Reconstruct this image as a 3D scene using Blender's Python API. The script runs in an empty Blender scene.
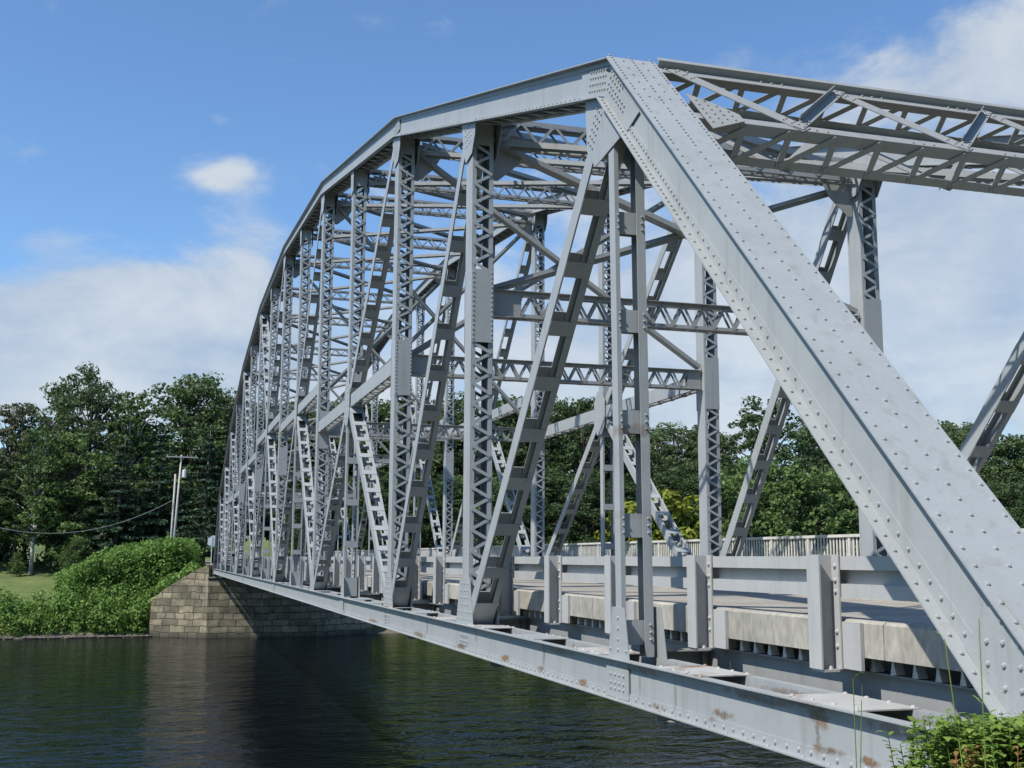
import bpy, math, random
import numpy as np
from mathutils import Vector, Matrix
random.seed(7); rng = np.random.default_rng(11)
scene = bpy.context.scene
COL = scene.collection
V = lambda *a: np.array(a, dtype=float)

# ------------------------------------------------------------------ materials
def new_mat(name):
    m = bpy.data.materials.new(name); m.use_nodes = True
    nt = m.node_tree; b = nt.nodes['Principled BSDF']
    return m, nt, b
def node(nt, kind, **kw):
    n = nt.nodes.new(kind)
    for k, v in kw.items():
        if k in n.inputs: n.inputs[k].default_value = v
        else: setattr(n, k, v)
    return n
def ramp(nt, stops):
    r = nt.nodes.new('ShaderNodeValToRGB'); cr = r.color_ramp
    while len(cr.elements) > 1: cr.elements.remove(cr.elements[-1])
    cr.elements[0].position, cr.elements[0].color = stops[0][0], (*stops[0][1], 1)
    for p, c in stops[1:]:
        e = cr.elements.new(p); e.color = (*c, 1)
    return r
def mixc(nt, fac, a, b, blend='MIX'):
    m = nt.nodes.new('ShaderNodeMix'); m.data_type = 'RGBA'; m.blend_type = blend
    L = nt.links
    for sock, v in ((m.inputs[0], fac), (m.inputs[6], a), (m.inputs[7], b)):
        if isinstance(v, bpy.types.NodeSocket): L.new(v, sock)
        elif isinstance(v, (int, float)): sock.default_value = v
        else: sock.default_value = (*v, 1)
    return m.outputs[2]
def math_(nt, op, a, b=None, c=None, clamp=False):
    m = nt.nodes.new('ShaderNodeMath'); m.operation = op; m.use_clamp = clamp
    for i, v in enumerate((a, b, c)):
        if v is None: continue
        if isinstance(v, bpy.types.NodeSocket): nt.links.new(v, m.inputs[i])
        else: m.inputs[i].default_value = v
    return m.outputs[0]
def mapped(nt, scale, coord='Object'):
    tc = nt.nodes.new('ShaderNodeTexCoord'); mp = nt.nodes.new('ShaderNodeMapping')
    mp.inputs['Scale'].default_value = scale
    nt.links.new(tc.outputs[coord], mp.inputs['Vector']); return mp.outputs[0]

def steel(name, base, rust=0.0, rough=.42, bands=None):
    m, nt, b = new_mat(name); L = nt.links
    n1 = node(nt, 'ShaderNodeTexNoise', Scale=1.6, Detail=6.0, Roughness=.6)
    L.new(mapped(nt, (1, 1, 1)), n1.inputs['Vector'])
    r1 = ramp(nt, [(.3, tuple(c*.93 for c in base)), (.52, base), (.75, tuple(min(1, c*1.05) for c in base))])
    L.new(n1.outputs['Fac'], r1.inputs[0])
    n2 = node(nt, 'ShaderNodeTexNoise', Scale=1.0, Detail=4.0)           # run-down streaks
    L.new(mapped(nt, (7, 7, .55)), n2.inputs['Vector'])
    s = math_(nt, 'MULTIPLY', math_(nt, 'SUBTRACT', n2.outputs['Fac'], .55, clamp=True), 2.2, clamp=True)
    c = mixc(nt, s, r1.outputs[0], (base[0]*.66, base[1]*.63, base[2]*.56))
    n3 = node(nt, 'ShaderNodeTexNoise', Scale=28.0, Detail=3.0)
    L.new(mapped(nt, (1, 1, 1)), n3.inputs['Vector'])
    c = mixc(nt, .08, c, n3.outputs['Fac'], 'OVERLAY')
    if rust > 0:
        n4 = node(nt, 'ShaderNodeTexNoise', Scale=1.0, Detail=5.0, Roughness=.65)
        L.new(mapped(nt, (1.3, 1.3, 1.0)), n4.inputs['Vector'])
        n5 = node(nt, 'ShaderNodeTexNoise', Scale=1.0, Detail=3.0)
        L.new(mapped(nt, (9, 9, 2.2)), n5.inputs['Vector'])
        k = math_(nt, 'ADD', n4.outputs['Fac'], math_(nt, 'MULTIPLY', n5.outputs['Fac'], .35))
        k = math_(nt, 'MULTIPLY', math_(nt, 'SUBTRACT', k, .93 - rust, clamp=True), 9.0, clamp=True)
        rc = ramp(nt, [(.3, (.10, .035, .012)), (.7, (.26, .12, .045))])
        L.new(n3.outputs['Fac'], rc.inputs[0])
        c = mixc(nt, math_(nt, 'MULTIPLY', k, .85), c, rc.outputs[0])
    if bands:       # rust scars and runs at fixed spots (y, z, half length, half height)
        tc = nt.nodes.new('ShaderNodeTexCoord'); sp = nt.nodes.new('ShaderNodeSeparateXYZ')
        L.new(tc.outputs['Object'], sp.inputs[0])
        wob = math_(nt, 'MULTIPLY', math_(nt, 'SUBTRACT', n3.outputs['Fac'], .5), 1.6)
        n6 = node(nt, 'ShaderNodeTexNoise', Scale=9.0, Detail=5.0); L.new(mapped(nt, (1, 1, 1)), n6.inputs['Vector'])
        wob = math_(nt, 'ADD', wob, math_(nt, 'MULTIPLY', math_(nt, 'SUBTRACT', n6.outputs['Fac'], .5), 3.4))
        tot = None
        for (yy, zz, hy, hz, k) in bands:
            dy = math_(nt, 'DIVIDE', math_(nt, 'SUBTRACT', sp.outputs[1], yy), hy*1.35)
            dz = math_(nt, 'DIVIDE', math_(nt, 'SUBTRACT', sp.outputs[2], zz), hz)
            d = math_(nt, 'ADD', math_(nt, 'MULTIPLY', dy, dy), math_(nt, 'MULTIPLY', dz, dz))
            d = math_(nt, 'MULTIPLY', math_(nt, 'SUBTRACT', math_(nt, 'ADD', 1.0, wob), d, clamp=True), k*1.2, clamp=True)
            tot = d if tot is None else math_(nt, 'MAXIMUM', tot, d)
        tot = math_(nt, 'MULTIPLY', tot, .9)
        rc2 = ramp(nt, [(.38, (.055, .028, .012)), (.62, (.20, .11, .045))])
        L.new(n6.outputs['Fac'], rc2.inputs[0])
        c = mixc(nt, tot, c, rc2.outputs[0])
    L.new(c, b.inputs['Base Color'])
    b.inputs['Roughness'].default_value = rough
    b.inputs['Specular IOR Level'].default_value = .25
    bm = node(nt, 'ShaderNodeBump', Strength=.10, Distance=.012)
    L.new(n1.outputs['Fac'], bm.inputs['Height']); L.new(bm.outputs[0], b.inputs['Normal'])
    return m
GREY = (.30, .318, .322)
M_STEEL = steel('grey_painted_steel', GREY, rust=.02)
M_FRAME = steel('grey_painted_steel_shade_darkened', (.265, .27, .262), rust=.02)  # bracing copy of the grey paint, darkened to stand in for shade
_b = [(10.2,-1.30,.55,.05,.6),(12.9,-1.30,.5,.05,.5),(15.9,-1.30,.5,.05,.5),(8.0,-1.30,.35,.05,.5),(9.3,-1.27,.45,.03,.5),(7.6,-1.62,.14,.045,.8),(8.35,-1.60,.12,.04,.9),(9.05,-1.33,.16,.13,.7),(9.1,-1.45,.04,.26,.6),(8.95,-1.6,.2,.04,.8),
      (10.9,-1.55,.22,.05,.8),(12.0,-1.45,.03,.2,.4),(13.0,-1.4,.03,.25,.4),(11.05,-1.62,.1,.04,.6),(12.4,-1.66,.2,.04,.6),(14.9,-1.64,.15,.06,.8),(16.6,-1.40,.05,.2,.6),(16.7,-1.62,.16,.05,.7),
      (18.6,-1.62,.2,.06,.8),(20.5,-1.35,.04,.2,.6),(21.5,-1.63,.3,.06,.9),(24.5,-1.4,.06,.25,.7),(25.2,-1.65,.5,.06,.8),(29.3,-1.42,.07,.3,.7),(31,-1.65,.6,.05,.7),(36,-1.5,.1,.3,.5)]
M_CHORD = steel('grey_painted_chord_steel', GREY, rust=.0, bands=_b)
M_TIE = steel('rusty_inner_plate_steel', (.40, .40, .385), rust=.22)
M_HANG = steel('grey_painted_hanger_steel', GREY, rust=.03, bands=[(13.6, 1.62, .35, .10, .45), (13.6, 1.25, .3, .22, .10), (13.6, .55, .3, .06, .15)])
M_RAIL = steel('pale_grey_guardrail_paint', (.37, .375, .37), rust=.0)

def simple(name, c1, c2, scale, rough=.85, bump=.2, coord='Object', stretch=(1, 1, 1), dist=.02):
    m, nt, b = new_mat(name); L = nt.links
    v = mapped(nt, stretch, coord)
    n = node(nt, 'ShaderNodeTexNoise', Scale=scale, Detail=8.0, Roughness=.62); L.new(v, n.inputs['Vector'])
    n2 = node(nt, 'ShaderNodeTexNoise', Scale=scale*11, Detail=3.0); L.new(v, n2.inputs['Vector'])
    r = ramp(nt, [(.32, c1), (.68, c2)]); L.new(n.outputs['Fac'], r.inputs[0])
    c = mixc(nt, .45, r.outputs[0], n2.outputs['Fac'], 'OVERLAY')
    hs = node(nt, 'ShaderNodeHueSaturation', Saturation=.9); L.new(c, hs.inputs['Color'])
    L.new(hs.outputs[0], b.inputs['Base Color']); b.inputs['Roughness'].default_value = rough
    bm = node(nt, 'ShaderNodeBump', Strength=bump, Distance=dist); L.new(n2.outputs['Fac'], bm.inputs['Height'])
    L.new(bm.outputs[0], b.inputs['Normal'])
    return m
M_CONC = simple('weathered_concrete', (.23, .215, .18), (.37, .345, .29), 1.3, stretch=(1, 1, .5))
M_DECK = simple('sandy_concrete_deck', (.21, .19, .16), (.33, .30, .24), .7)
M_ASPH = simple('worn_asphalt', (.045, .045, .045), (.075, .073, .07), .9)
M_WOODP = simple('weathered_pole_wood', (.30, .28, .25), (.46, .44, .40), 5, stretch=(4, 4, .4))
M_BARK = simple('bark', (.05, .04, .03), (.12, .10, .08), 4, stretch=(3, 3, .6))
M_BIRCH = simple('pale_bark', (.32, .31, .28), (.55, .53, .48), 3, stretch=(1, 1, 3))
M_DIRT = simple('sandy_shoulder', (.20, .17, .11), (.34, .30, .22), .8)
M_SIGN = simple('sign_back_metal', (.42, .47, .50), (.55, .60, .63), 3, rough=.4)
M_CRM = simple('cream_painted_railing', (.42, .41, .36), (.60, .58, .52), 3, rough=.6)
M_PORC = simple('pale_transformer_paint', (.5, .52, .53), (.62, .63, .64), 3, rough=.4)
M_WIRE = simple('dull_cable', (.20, .20, .20), (.28, .28, .28), 3, rough=.5)
M_HILL = simple('distant_wooded_hill', (.035, .06, .06), (.06, .085, .08), .02)

def leafmat(name, dark, mid, light, tl=.35):
    m, nt, b = new_mat(name); L = nt.links
    oi = nt.nodes.new('ShaderNodeObjectInfo'); geo = nt.nodes.new('ShaderNodeNewGeometry')
    n = node(nt, 'ShaderNodeTexNoise', Scale=.45, Detail=4.0, Roughness=.7); L.new(geo.outputs['Position'], n.inputs['Vector'])
    f = math_(nt, 'ADD', math_(nt, 'MULTIPLY', geo.outputs['Random Per Island'], .45), math_(nt, 'MULTIPLY', n.outputs['Fac'], .75))
    f = math_(nt, 'ADD', f, math_(nt, 'MULTIPLY', math_(nt, 'SUBTRACT', oi.outputs['Random'], .5), .25))
    r = ramp(nt, [(.25, dark), (.6, mid), (.9, light)]); L.new(f, r.inputs[0])
    L.new(r.outputs[0], b.inputs['Base Color']); b.inputs['Roughness'].default_value = .6
    b.inputs['Specular IOR Level'].default_value = .25
    t = node(nt, 'ShaderNodeBsdfTranslucent'); L.new(r.outputs[0], t.inputs['Color'])
    mx = nt.nodes.new('ShaderNodeMixShader'); mx.inputs[0].default_value = tl
    L.new(b.outputs[0], mx.inputs[1]); L.new(t.outputs[0], mx.inputs[2])
    L.new(mx.outputs[0], nt.nodes['Material Output'].inputs[0])
    return m
M_LEAF = leafmat('dark_broadleaf', (0.027, 0.053, 0.022), (0.069, 0.112, 0.040), (0.138, 0.194, 0.069))
M_LEAF2 = leafmat('mid_green_broadleaf', (0.044, 0.081, 0.025), (0.106, 0.169, 0.050), (0.188, 0.263, 0.081))
M_LEAF3 = leafmat('grey_green_broadleaf', (0.037, 0.062, 0.027), (0.090, 0.131, 0.053), (0.163, 0.213, 0.088))
M_FIR = leafmat('dark_needles', (0.020, 0.043, 0.025), (0.048, 0.085, 0.045), (0.088, 0.138, 0.069), .2)
M_BROWN = leafmat('dull_olive_leaves', (.065, .075, .04), (.12, .13, .07), (.18, .185, .11))
M_BUSH = leafmat('bright_shrub_leaves', (.055, .115, .02), (.12, .22, .04), (.22, .33, .085))
M_YEL = leafmat('yellow_green_leaves', (.10, .13, .015), (.20, .23, .025), (.30, .32, .05))
M_WEED = leafmat('weed_leaves', (.08, .14, .02), (.15, .24, .04), (.25, .34, .08))
M_WEEDR = leafmat('reddish_weed_leaves', (.16, .10, .03), (.26, .15, .05), (.30, .22, .08))

def ground_mat():
    m, nt, b = new_mat('grass_and_soil'); L = nt.links
    geo = nt.nodes.new('ShaderNodeNewGeometry')
    n = node(nt, 'ShaderNodeTexNoise', Scale=.16, Detail=8.0, Roughness=.65); L.new(geo.outputs['Position'], n.inputs['Vector'])
    n2 = node(nt, 'ShaderNodeTexNoise', Scale=3.5, Detail=6.0); L.new(geo.outputs['Position'], n2.inputs['Vector'])
    r = ramp(nt, [(.3, (.05, .08, .018)), (.55, (.10, .13, .03)), (.75, (.17, .17, .05))]); L.new(n.outputs['Fac'], r.inputs[0])
    c = mixc(nt, .5, r.outputs[0], n2.outputs['Fac'], 'OVERLAY')
    sp = nt.nodes.new('ShaderNodeSeparateXYZ'); L.new(geo.outputs['Position'], sp.inputs[0])
    f = math_(nt, 'MULTIPLY', math_(nt, 'SUBTRACT', math_(nt, 'MULTIPLY', sp.outputs[2], -1), 7.9, clamp=True), 3.0, clamp=True)
    c = mixc(nt, f, c, (.11, .095, .07))
    L.new(c, b.inputs['Base Color']); b.inputs['Roughness'].default_value = .95
    bm = node(nt, 'ShaderNodeBump', Strength=.5, Distance=.06); L.new(n2.outputs['Fac'], bm.inputs['Height'])
    L.new(bm.outputs[0], b.inputs['Normal']); return m
M_GROUND = ground_mat()

def stone_mat():
    m, nt, b = new_mat('cut_stone_blocks'); L = nt.links
    tc = nt.nodes.new('ShaderNodeTexCoord')
    nz = node(nt, 'ShaderNodeTexNoise', Scale=.7, Detail=3.0); L.new(tc.outputs['UV'], nz.inputs['Vector'])
    ad = nt.nodes.new('ShaderNodeMixRGB'); ad.blend_type = 'ADD'; ad.inputs[0].default_value = .5
    L.new(tc.outputs['UV'], ad.inputs[1]); L.new(nz.outputs['Color'], ad.inputs[2])
    br = node(nt, 'ShaderNodeTexBrick', Scale=1.0)
    br.inputs['Brick Width'].default_value = 1.85; br.inputs['Row Height'].default_value = .70
    br.inputs['Mortar Size'].default_value = .045; br.inputs['Mortar Smooth'].default_value = .4
    br.offset_frequency = 2; br.squash = .62; br.squash_frequency = 3
    br.inputs['Color1'].default_value = (.29, .255, .185, 1); br.inputs['Color2'].default_value = (.12, .105, .075, 1)
    br.inputs['Mortar'].default_value = (.05, .045, .035, 1)
    L.new(ad.outputs[0], br.inputs['Vector'])
    n2 = node(nt, 'ShaderNodeTexNoise', Scale=.9, Detail=7.0, Roughness=.7); L.new(tc.outputs['UV'], n2.inputs['Vector'])
    r = ramp(nt, [(.32, (.24, .23, .20)), (.66, (.72, .70, .62))]); L.new(n2.outputs['Fac'], r.inputs[0])
    c = mixc(nt, .9, br.outputs['Color'], r.outputs[0], 'OVERLAY')
    st = node(nt, 'ShaderNodeTexNoise', Scale=1.0, Detail=4.0)
    mp = nt.nodes.new('ShaderNodeMapping'); mp.inputs['Scale'].default_value = (1.1, .12, 1); L.new(tc.outputs['UV'], mp.inputs[0]); L.new(mp.outputs[0], st.inputs['Vector'])
    c = mixc(nt, math_(nt, 'MULTIPLY', math_(nt, 'SUBTRACT', st.outputs['Fac'], .58, clamp=True), 2.6, clamp=True), c, (.36, .34, .28))
    su = nt.nodes.new('ShaderNodeSeparateXYZ'); L.new(tc.outputs['UV'], su.inputs[0])
    tide = math_(nt, 'MULTIPLY', math_(nt, 'SUBTRACT', math_(nt, 'ADD', -7.75, math_(nt, 'MULTIPLY', math_(nt, 'SUBTRACT', n2.outputs['Fac'], .5), 1.6)), su.outputs[1], clamp=True), 2.2, clamp=True)
    c = mixc(nt, math_(nt, 'MULTIPLY', tide, .75), c, (.035, .035, .025))
    mo = node(nt, 'ShaderNodeTexNoise', Scale=.28, Detail=5.0); L.new(tc.outputs['UV'], mo.inputs['Vector'])
    c = mixc(nt, math_(nt, 'MULTIPLY', math_(nt, 'SUBTRACT', mo.outputs['Fac'], .5, clamp=True), 3.2, clamp=True), c, (.085, .08, .05))
    L.new(c, b.inputs['Base Color']); b.inputs['Roughness'].default_value = .9
    h = math_(nt, 'ADD', math_(nt, 'MULTIPLY', br.outputs['Fac'], -1.0), math_(nt, 'MULTIPLY', n2.outputs['Fac'], .6))
    bm = node(nt, 'ShaderNodeBump', Strength=.9, Distance=.10); L.new(h, bm.inputs['Height']); L.new(bm.outputs[0], b.inputs['Normal'])
    return m
M_STONE = stone_mat()

def water_mat():
    m, nt, b = new_mat('dark_river_water'); L = nt.links
    geo = nt.nodes.new('ShaderNodeNewGeometry'); mp = nt.nodes.new('ShaderNodeMapping')
    mp.inputs['Rotation'].default_value = (0, 0, math.radians(-18)); mp.inputs['Scale'].default_value = (.42, .62, 1)
    L.new(geo.outputs['Position'], mp.inputs[0])
    a = node(nt, 'ShaderNodeTexNoise', Scale=1.25, Detail=4.0, Roughness=.6, Distortion=.4); L.new(mp.outputs[0], a.inputs['Vector'])
    c = node(nt, 'ShaderNodeTexNoise', Scale=.22, Detail=3.0); L.new(mp.outputs[0], c.inputs['Vector'])
    big = node(nt, 'ShaderNodeTexNoise', Scale=.035, Detail=2.0); L.new(geo.outputs['Position'], big.inputs['Vector'])
    amp = math_(nt, 'ADD', .2, math_(nt, 'MULTIPLY', big.outputs['Fac'], 1.6))
    h = math_(nt, 'ADD', math_(nt, 'MULTIPLY', a.outputs['Fac'], amp), math_(nt, 'MULTIPLY', c.outputs['Fac'], 1.2))
    bm = node(nt, 'ShaderNodeBump', Strength=1.0, Distance=.16); L.new(h, bm.inputs['Height']); L.new(bm.outputs[0], b.inputs['Normal'])
    b.inputs['Base Color'].default_value = (.003, .005, .006, 1); b.inputs['Roughness'].default_value = .09
    b.inputs['IOR'].default_value = 1.33; b.inputs['Specular IOR Level'].default_value = .25
    return m
M_WATER = water_mat()

# ------------------------------------------------------------------ mesh builder
class MB:
    def __init__(s): s.v = []; s.f = []
    def fbox(s, O, A, B, C, ar, br, cr):
        i = len(s.v)
        for a in ar:
            for b in br:
                for c in cr: s.v.append(tuple(O + A*a + B*b + C*c))
        s.f += [(i, i+1, i+3, i+2), (i+4, i+6, i+7, i+5), (i, i+4, i+5, i+1), (i+2, i+3, i+7, i+6), (i, i+2, i+6, i+4), (i+1, i+5, i+7, i+3)]
    def box(s, x0, x1, y0, y1, z0, z1):
        s.fbox(V(0, 0, 0), V(1, 0, 0), V(0, 1, 0), V(0, 0, 1), (x0, x1), (y0, y1), (z0, z1))
    def prism(s, poly, off):            # planar polygon (list of 3d pts) extruded by vector off
        i = len(s.v); n = len(poly); off = np.array(off, float)
        s.v += [tuple(p) for p in poly] + [tuple(np.array(p)+off) for p in poly]
        s.f.append(tuple(range(i, i+n))); s.f.append(tuple(range(i+2*n-1, i+n-1, -1)))
        for k in range(n):
            j = (k+1) % n; s.f.append((i+k, i+n+k, i+n+j, i+j))
    def rivet(s, p, n, r=.019, h=.014):
        r *= 1.18; h = max(h, .016)*1.2
        n = n/np.linalg.norm(n); t = np.cross(n, V(.31, .77, .55)); t /= np.linalg.norm(t); u = np.cross(n, t)
        i = len(s.v); K = 7
        for rr, hh in ((r, 0), (r*.78, h*.7)):
            for k in range(K):
                a = 2*math.pi*k/K
                s.v.append(tuple(p + t*rr*math.cos(a) + u*rr*math.sin(a) + n*hh))
        s.v.append(tuple(p + n*h))
        for k in range(K):
            j = (k+1) % K
            s.f.append((i+k, i+j, i+K+j, i+K+k)); s.f.append((i+K+k, i+K+j, i+2*K))
    def rivets(s, p0, p1, n, pitch, r=.019):
        d = p1-p0; L = np.linalg.norm(d); k = max(1, int(L/pitch))
        for q in range(k+1): s.rivet(p0 + d*((q+.5)/(k+1)), n, r)
    def tube(s, pts, rad, K=7, cap=True):
        rings = []
        for q, p in enumerate(pts):
            p = np.array(p, float)
            d = np.array(pts[min(q+1, len(pts)-1)], float) - np.array(pts[max(q-1, 0)], float); d /= np.linalg.norm(d)+1e-9
            t = np.cross(d, V(.13, .9, .4) if abs(d[1]) < .9 else V(1, 0, .1)); t /= np.linalg.norm(t); u = np.cross(d, t)
            i = len(s.v); rings.append(i)
            for k in range(K):
                a = 2*math.pi*k/K; s.v.append(tuple(p + (t*math.cos(a) + u*math.sin(a))*rad[q]))
        for a, b in zip(rings, rings[1:]):
            for k in range(K): s.f.append((a+k, a+(k+1) % K, b+(k+1) % K, b+k))
        if cap:
            s.f.append(tuple(rings[0]+k for k in range(K-1, -1, -1))); s.f.append(tuple(rings[-1]+k for k in range(K)))
    def build(s, name, mat, parent=None, uv=False, smooth=False, recalc=True):
        me = bpy.data.meshes.new(name); me.from_pydata(s.v, [], s.f); me.update()
        if recalc:
            import bmesh
            bm = bmesh.new(); bm.from_mesh(me); bmesh.ops.recalc_face_normals(bm, faces=bm.faces); bm.to_mesh(me); bm.free()
        me.materials.append(mat)
        if uv:
            ul = me.uv_layers.new(name='uv')
            for p in me.polygons:
                n = p.normal
                for li in p.loop_indices:
                    c = me.vertices[me.loops[li].vertex_index].co
                    if abs(n.z) > .8: ul.data[li].uv = (c.x, c.y)
                    else:
                        h = Vector((-n.y, n.x, 0)).normalized(); ul.data[li].uv = (c.dot(h), c.z)
        if smooth:
            for p in me.polygons: p.use_smooth = True
        o = bpy.data.objects.new(name, me); COL.objects.link(o)
        if parent is not None:
            o.parent = parent
            o.matrix_parent_inverse = Matrix.Translation(-world_loc(parent))
        return o
def world_loc(o):
    l = Vector(o.location)
    while o.parent is not None:
        l = l + o.matrix_parent_inverse.translation; o = o.parent; l = l + o.location
    return l
def tag(o, label=None, cat=None, group=None, kind=None):
    if label: o['label'] = label
    if cat: o['category'] = cat
    if group: o['group'] = group
    if kind: o['kind'] = kind
    return o
def empty(name, loc=(0, 0, 0)):
    o = bpy.data.objects.new(name, None); COL.objects.link(o); o.location = loc; o.empty_display_size = .3; return o

# ------------------------------------------------------------------ camera (level eye height is z = 0)
F_PX = 1154.6
Rv, Uv, Fv = V(.95752141, -.2883332, .00408757), V(-.04692881, -.1418277, .98877833), V(.28451789, .94696825, .14933419)
cam_d = bpy.data.cameras.new('camera'); cam = bpy.data.objects.new('camera', cam_d); COL.objects.link(cam)
cam_d.sensor_width = 36; cam_d.lens = 36*F_PX/1024; cam_d.clip_end = 9000; cam_d.clip_start = .05
cam.matrix_world = Matrix(((Rv[0], Uv[0], -Fv[0], 0), (Rv[1], Uv[1], -Fv[1], 0), (Rv[2], Uv[2], -Fv[2], 0), (0, 0, 0, 1)))
scene.camera = cam
def ray(u, v): return Rv*(u-512) - Uv*(v-384) + Fv*F_PX
def atY(u, v, Y): d = ray(u, v); return d*(Y/d[1])

# ------------------------------------------------------------------ bridge geometry
P = 7.662; Y0 = 5.976
Yn = lambda n: Y0 + P*n
ZU = {1: 6.40, 3: 11.30, 5: 14.43, 7: 15.85, 9: 15.85, 11: 14.43, 13: 11.30, 15: 6.40}
for n in (2, 4, 6, 8, 10, 12, 14): ZU[n] = (ZU[n-1]+ZU[n+1])/2
ZL = -1.47
yU = lambda n: {1: 13.78, 15: 2*Yn(8)-13.78}.get(n, Yn(n))
CH = [(5.85, ZL), (13.78, 6.40)] + [(Yn(n), ZU[n]) for n in (3, 5, 7, 9, 11, 13)] + [(2*Yn(8)-13.78, 6.40), (2*Yn(8)-5.85, ZL)]
LZT, LZB = -1.215, -1.715
TRUSS = [dict(o=5.5, i=5.98, s=1, near=True), dict(o=14.62, i=14.14, s=-1, near=False)]   # o = outer web, i = inner web
XA = V(1, 0, 0)
bridge = empty('steel_truss_bridge', (10.06, Yn(8), -1.1))
tag(bridge, 'long grey riveted steel through truss bridge with curved top chord spanning the river', 'bridge')

def offs(nodes, k, d):      # mitred offset point of polyline node k by distance d along the normal
    def nrm(a, b):
        v = np.array(b)-np.array(a); v /= np.linalg.norm(v); return V(-v[1], v[0])
    p = np.array(nodes[k], float)
    if k == 0: return p + nrm(nodes[0], nodes[1])*d
    if k == len(nodes)-1: return p + nrm(nodes[-2], nodes[-1])*d
    a = nrm(nodes[k-1], nodes[k]); b = nrm(nodes[k], nodes[k+1]); m = a+b; m /= np.linalg.norm(m)
    return p + m*d/np.dot(m, a)
def strip(mb, k, d0, d1, x0, x1):
    q = [offs(CH, k, d0), offs(CH, k+1, d0), offs(CH, k+1, d1), offs(CH, k, d1)]
    mb.prism([(x0, a[0], a[1]) for a in q], (x1-x0, 0, 0))
def lacing(mb, O, A, B, C, L, b0, b1, c, half, bw=.06, th=.01, start=0., sgn=1):
    k = max(1, int(round((L-2*start)/half))); hp = (L-2*start)/k; W = b1-b0
    D0 = math.hypot(hp, W)
    for q in range(k):
        a = start+q*hp
        s0, s1 = (b0, b1) if q % 2 == 0 else (b1, b0)
        p = O + A*a + B*s0; d = (A*hp + B*(s1-s0))/D0; n = np.cross(d, C)
        cc = c + (th+.001)*(q % 2)*sgn
        mb.fbox(p, d, n, C, (0, D0), (-bw/2, bw/2), (cc, cc+th*sgn))
def frame(p0, p1):
    p0, p1 = np.array(p0, float), np.array(p1, float); d = p1-p0; L = np.linalg.norm(d); A = d/L
    return p0, A, L
def channels(mb, O, A, B, C, L, b0, b1, w, fl=.085, th=.013, c0=0.):
    fls = fl if isinstance(fl, tuple) else (fl, fl)
    for bb, s, fl in ((b0, 1, fls[0]), (b1, -1, fls[1])):
        mb.fbox(O, A, B, C, (0, L), tuple(sorted((bb, bb+s*th))), (c0-w/2, c0+w/2))
        for cs in (-1, 1):
            mb.fbox(O, A, B, C, (0, L), tuple(sorted((bb+s*(th+.0005), bb+s*fl))), tuple(sorted((c0+cs*w/2, c0+cs*(w/2-th)))))
def member(name, T, p0, p1, w, style, parent, pitch=1.0, inset=(0, 0), mat=None, half=.19, riv=False, zig=None):
    """in-plane truss member from (y,z) p0 to p1 between the web planes"""
    x0 = T['o']+.004*T['s']; x1 = T['i']-.05*T['s']; xa, xb = min(x0, x1), max(x0, x1)
    O, A, L = frame((0, *p0), (0, *p1)); C = np.cross(A, XA)
    O = O + A*inset[0]; L -= inset[0]+inset[1]
    mb = MB(); fl_ = .085
    if name == 'diagonal_brace': fl_ = (.024, .105)
    if name == 'sub_strut': fl_ = .07
    if name == 'hanger': fl_ = (.06, .12) if abs(p0[0]-Yn(1)) < 1 or abs(p0[0]-Yn(15)) < 1 else .06
    channels(mb, O, A, XA, C, L, xa, xb, w, fl=fl_)
    if style == 'lace':
        e = .55
        for cs in (-1, 1):
            c = cs*(w/2+.001)
            lacing(mb, O+A*e, A, XA, C, L-2*e, xa+.03, xb-.03, c, half, sgn=cs)
            for (a0, a1) in ((.05, e), (L-e, L-.05)):
                mb.fbox(O, A, XA, C, (a0, a1), (xa+.004, xb-.004), tuple(sorted((c, c+cs*.012))))
            if zig:
                for zz in zig:
                    a = abs(zz - O[2]); mb.fbox(O, A, XA, C, (a-.72, a+.72), (xa-.004, xb+.004), tuple(sorted((c+cs*.024, c+cs*.036))))
                    if riv and cs*C[1] < 0:
                        for xx in (xa+.03, xb-.03):
                            mb.rivets(O+A*(a-.70)+XA*xx+C*(c+cs*.036), O+A*(a+.70)+XA*xx+C*(c+cs*.036), C*cs, .1, .015)
    elif style == 'batten':
        k = max(2, int(round(L/pitch)))
        for q in range(k+1):
            a = .3 + (L-.6)*q/k; hl = (.13 if name == 'diagonal_brace' else .10) if 0 < q < k else .28
            if riv == 'line':
                mb.fbox(O, A, XA, C, (a-.15, a+.15), (xa+.016, xb-.016), (w/2-.05, w/2-.04))
                mb.fbox(O, A, XA, C, (a-.15, a+.15), (xa+.016, xb-.016), (-w/2+.04, -w/2+.05))
                continue
            for cs in (-1, 1):
                c = cs*(w/2+.001)
                mb.fbox(O, A, XA, C, (a-hl, a+hl), (xa+.006, xb-.006), tuple(sorted((c, c+cs*.012))))
    if riv == 'line':
        for cs in (-1, 1):
            c = cs*(w/2+.001)
            for xx in (xa+.045, xb-.045):
                k = max(2, int(round(L/pitch)))
                for q in range(k+1):
                    a = .3+(L-.6)*q/k
                    if C[1]*cs < .5:
                        for da in (-.09, 0, .09): mb.rivet(O+A*(a+da)+XA*xx+C*c, C*cs, .016)
    return mb.build(name, mat or M_STEEL, parent)

def gusset(T, poly, parent, both=True, riv=None, proud=.016):
    for x, s in ((T['o'], -T['s']), (T['i'], T['s'])):
        mb = MB(); xx = x + s*proud
        mb.prism([(xx, a, b) for a, b in poly], (s*.012, 0, 0))
        if riv and (x == T['o']) == (T['s'] > 0):
            for (a, b) in riv: mb.rivet(V(xx+s*.012, a, b), V(s, 0, 0), .019)
        mb.build('gusset_plate', M_STEEL, parent)
def onX(u, v, x=5.5):
    d = ray(u, v); p = d*(x/d[0]); return (p[1], p[2])

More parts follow.
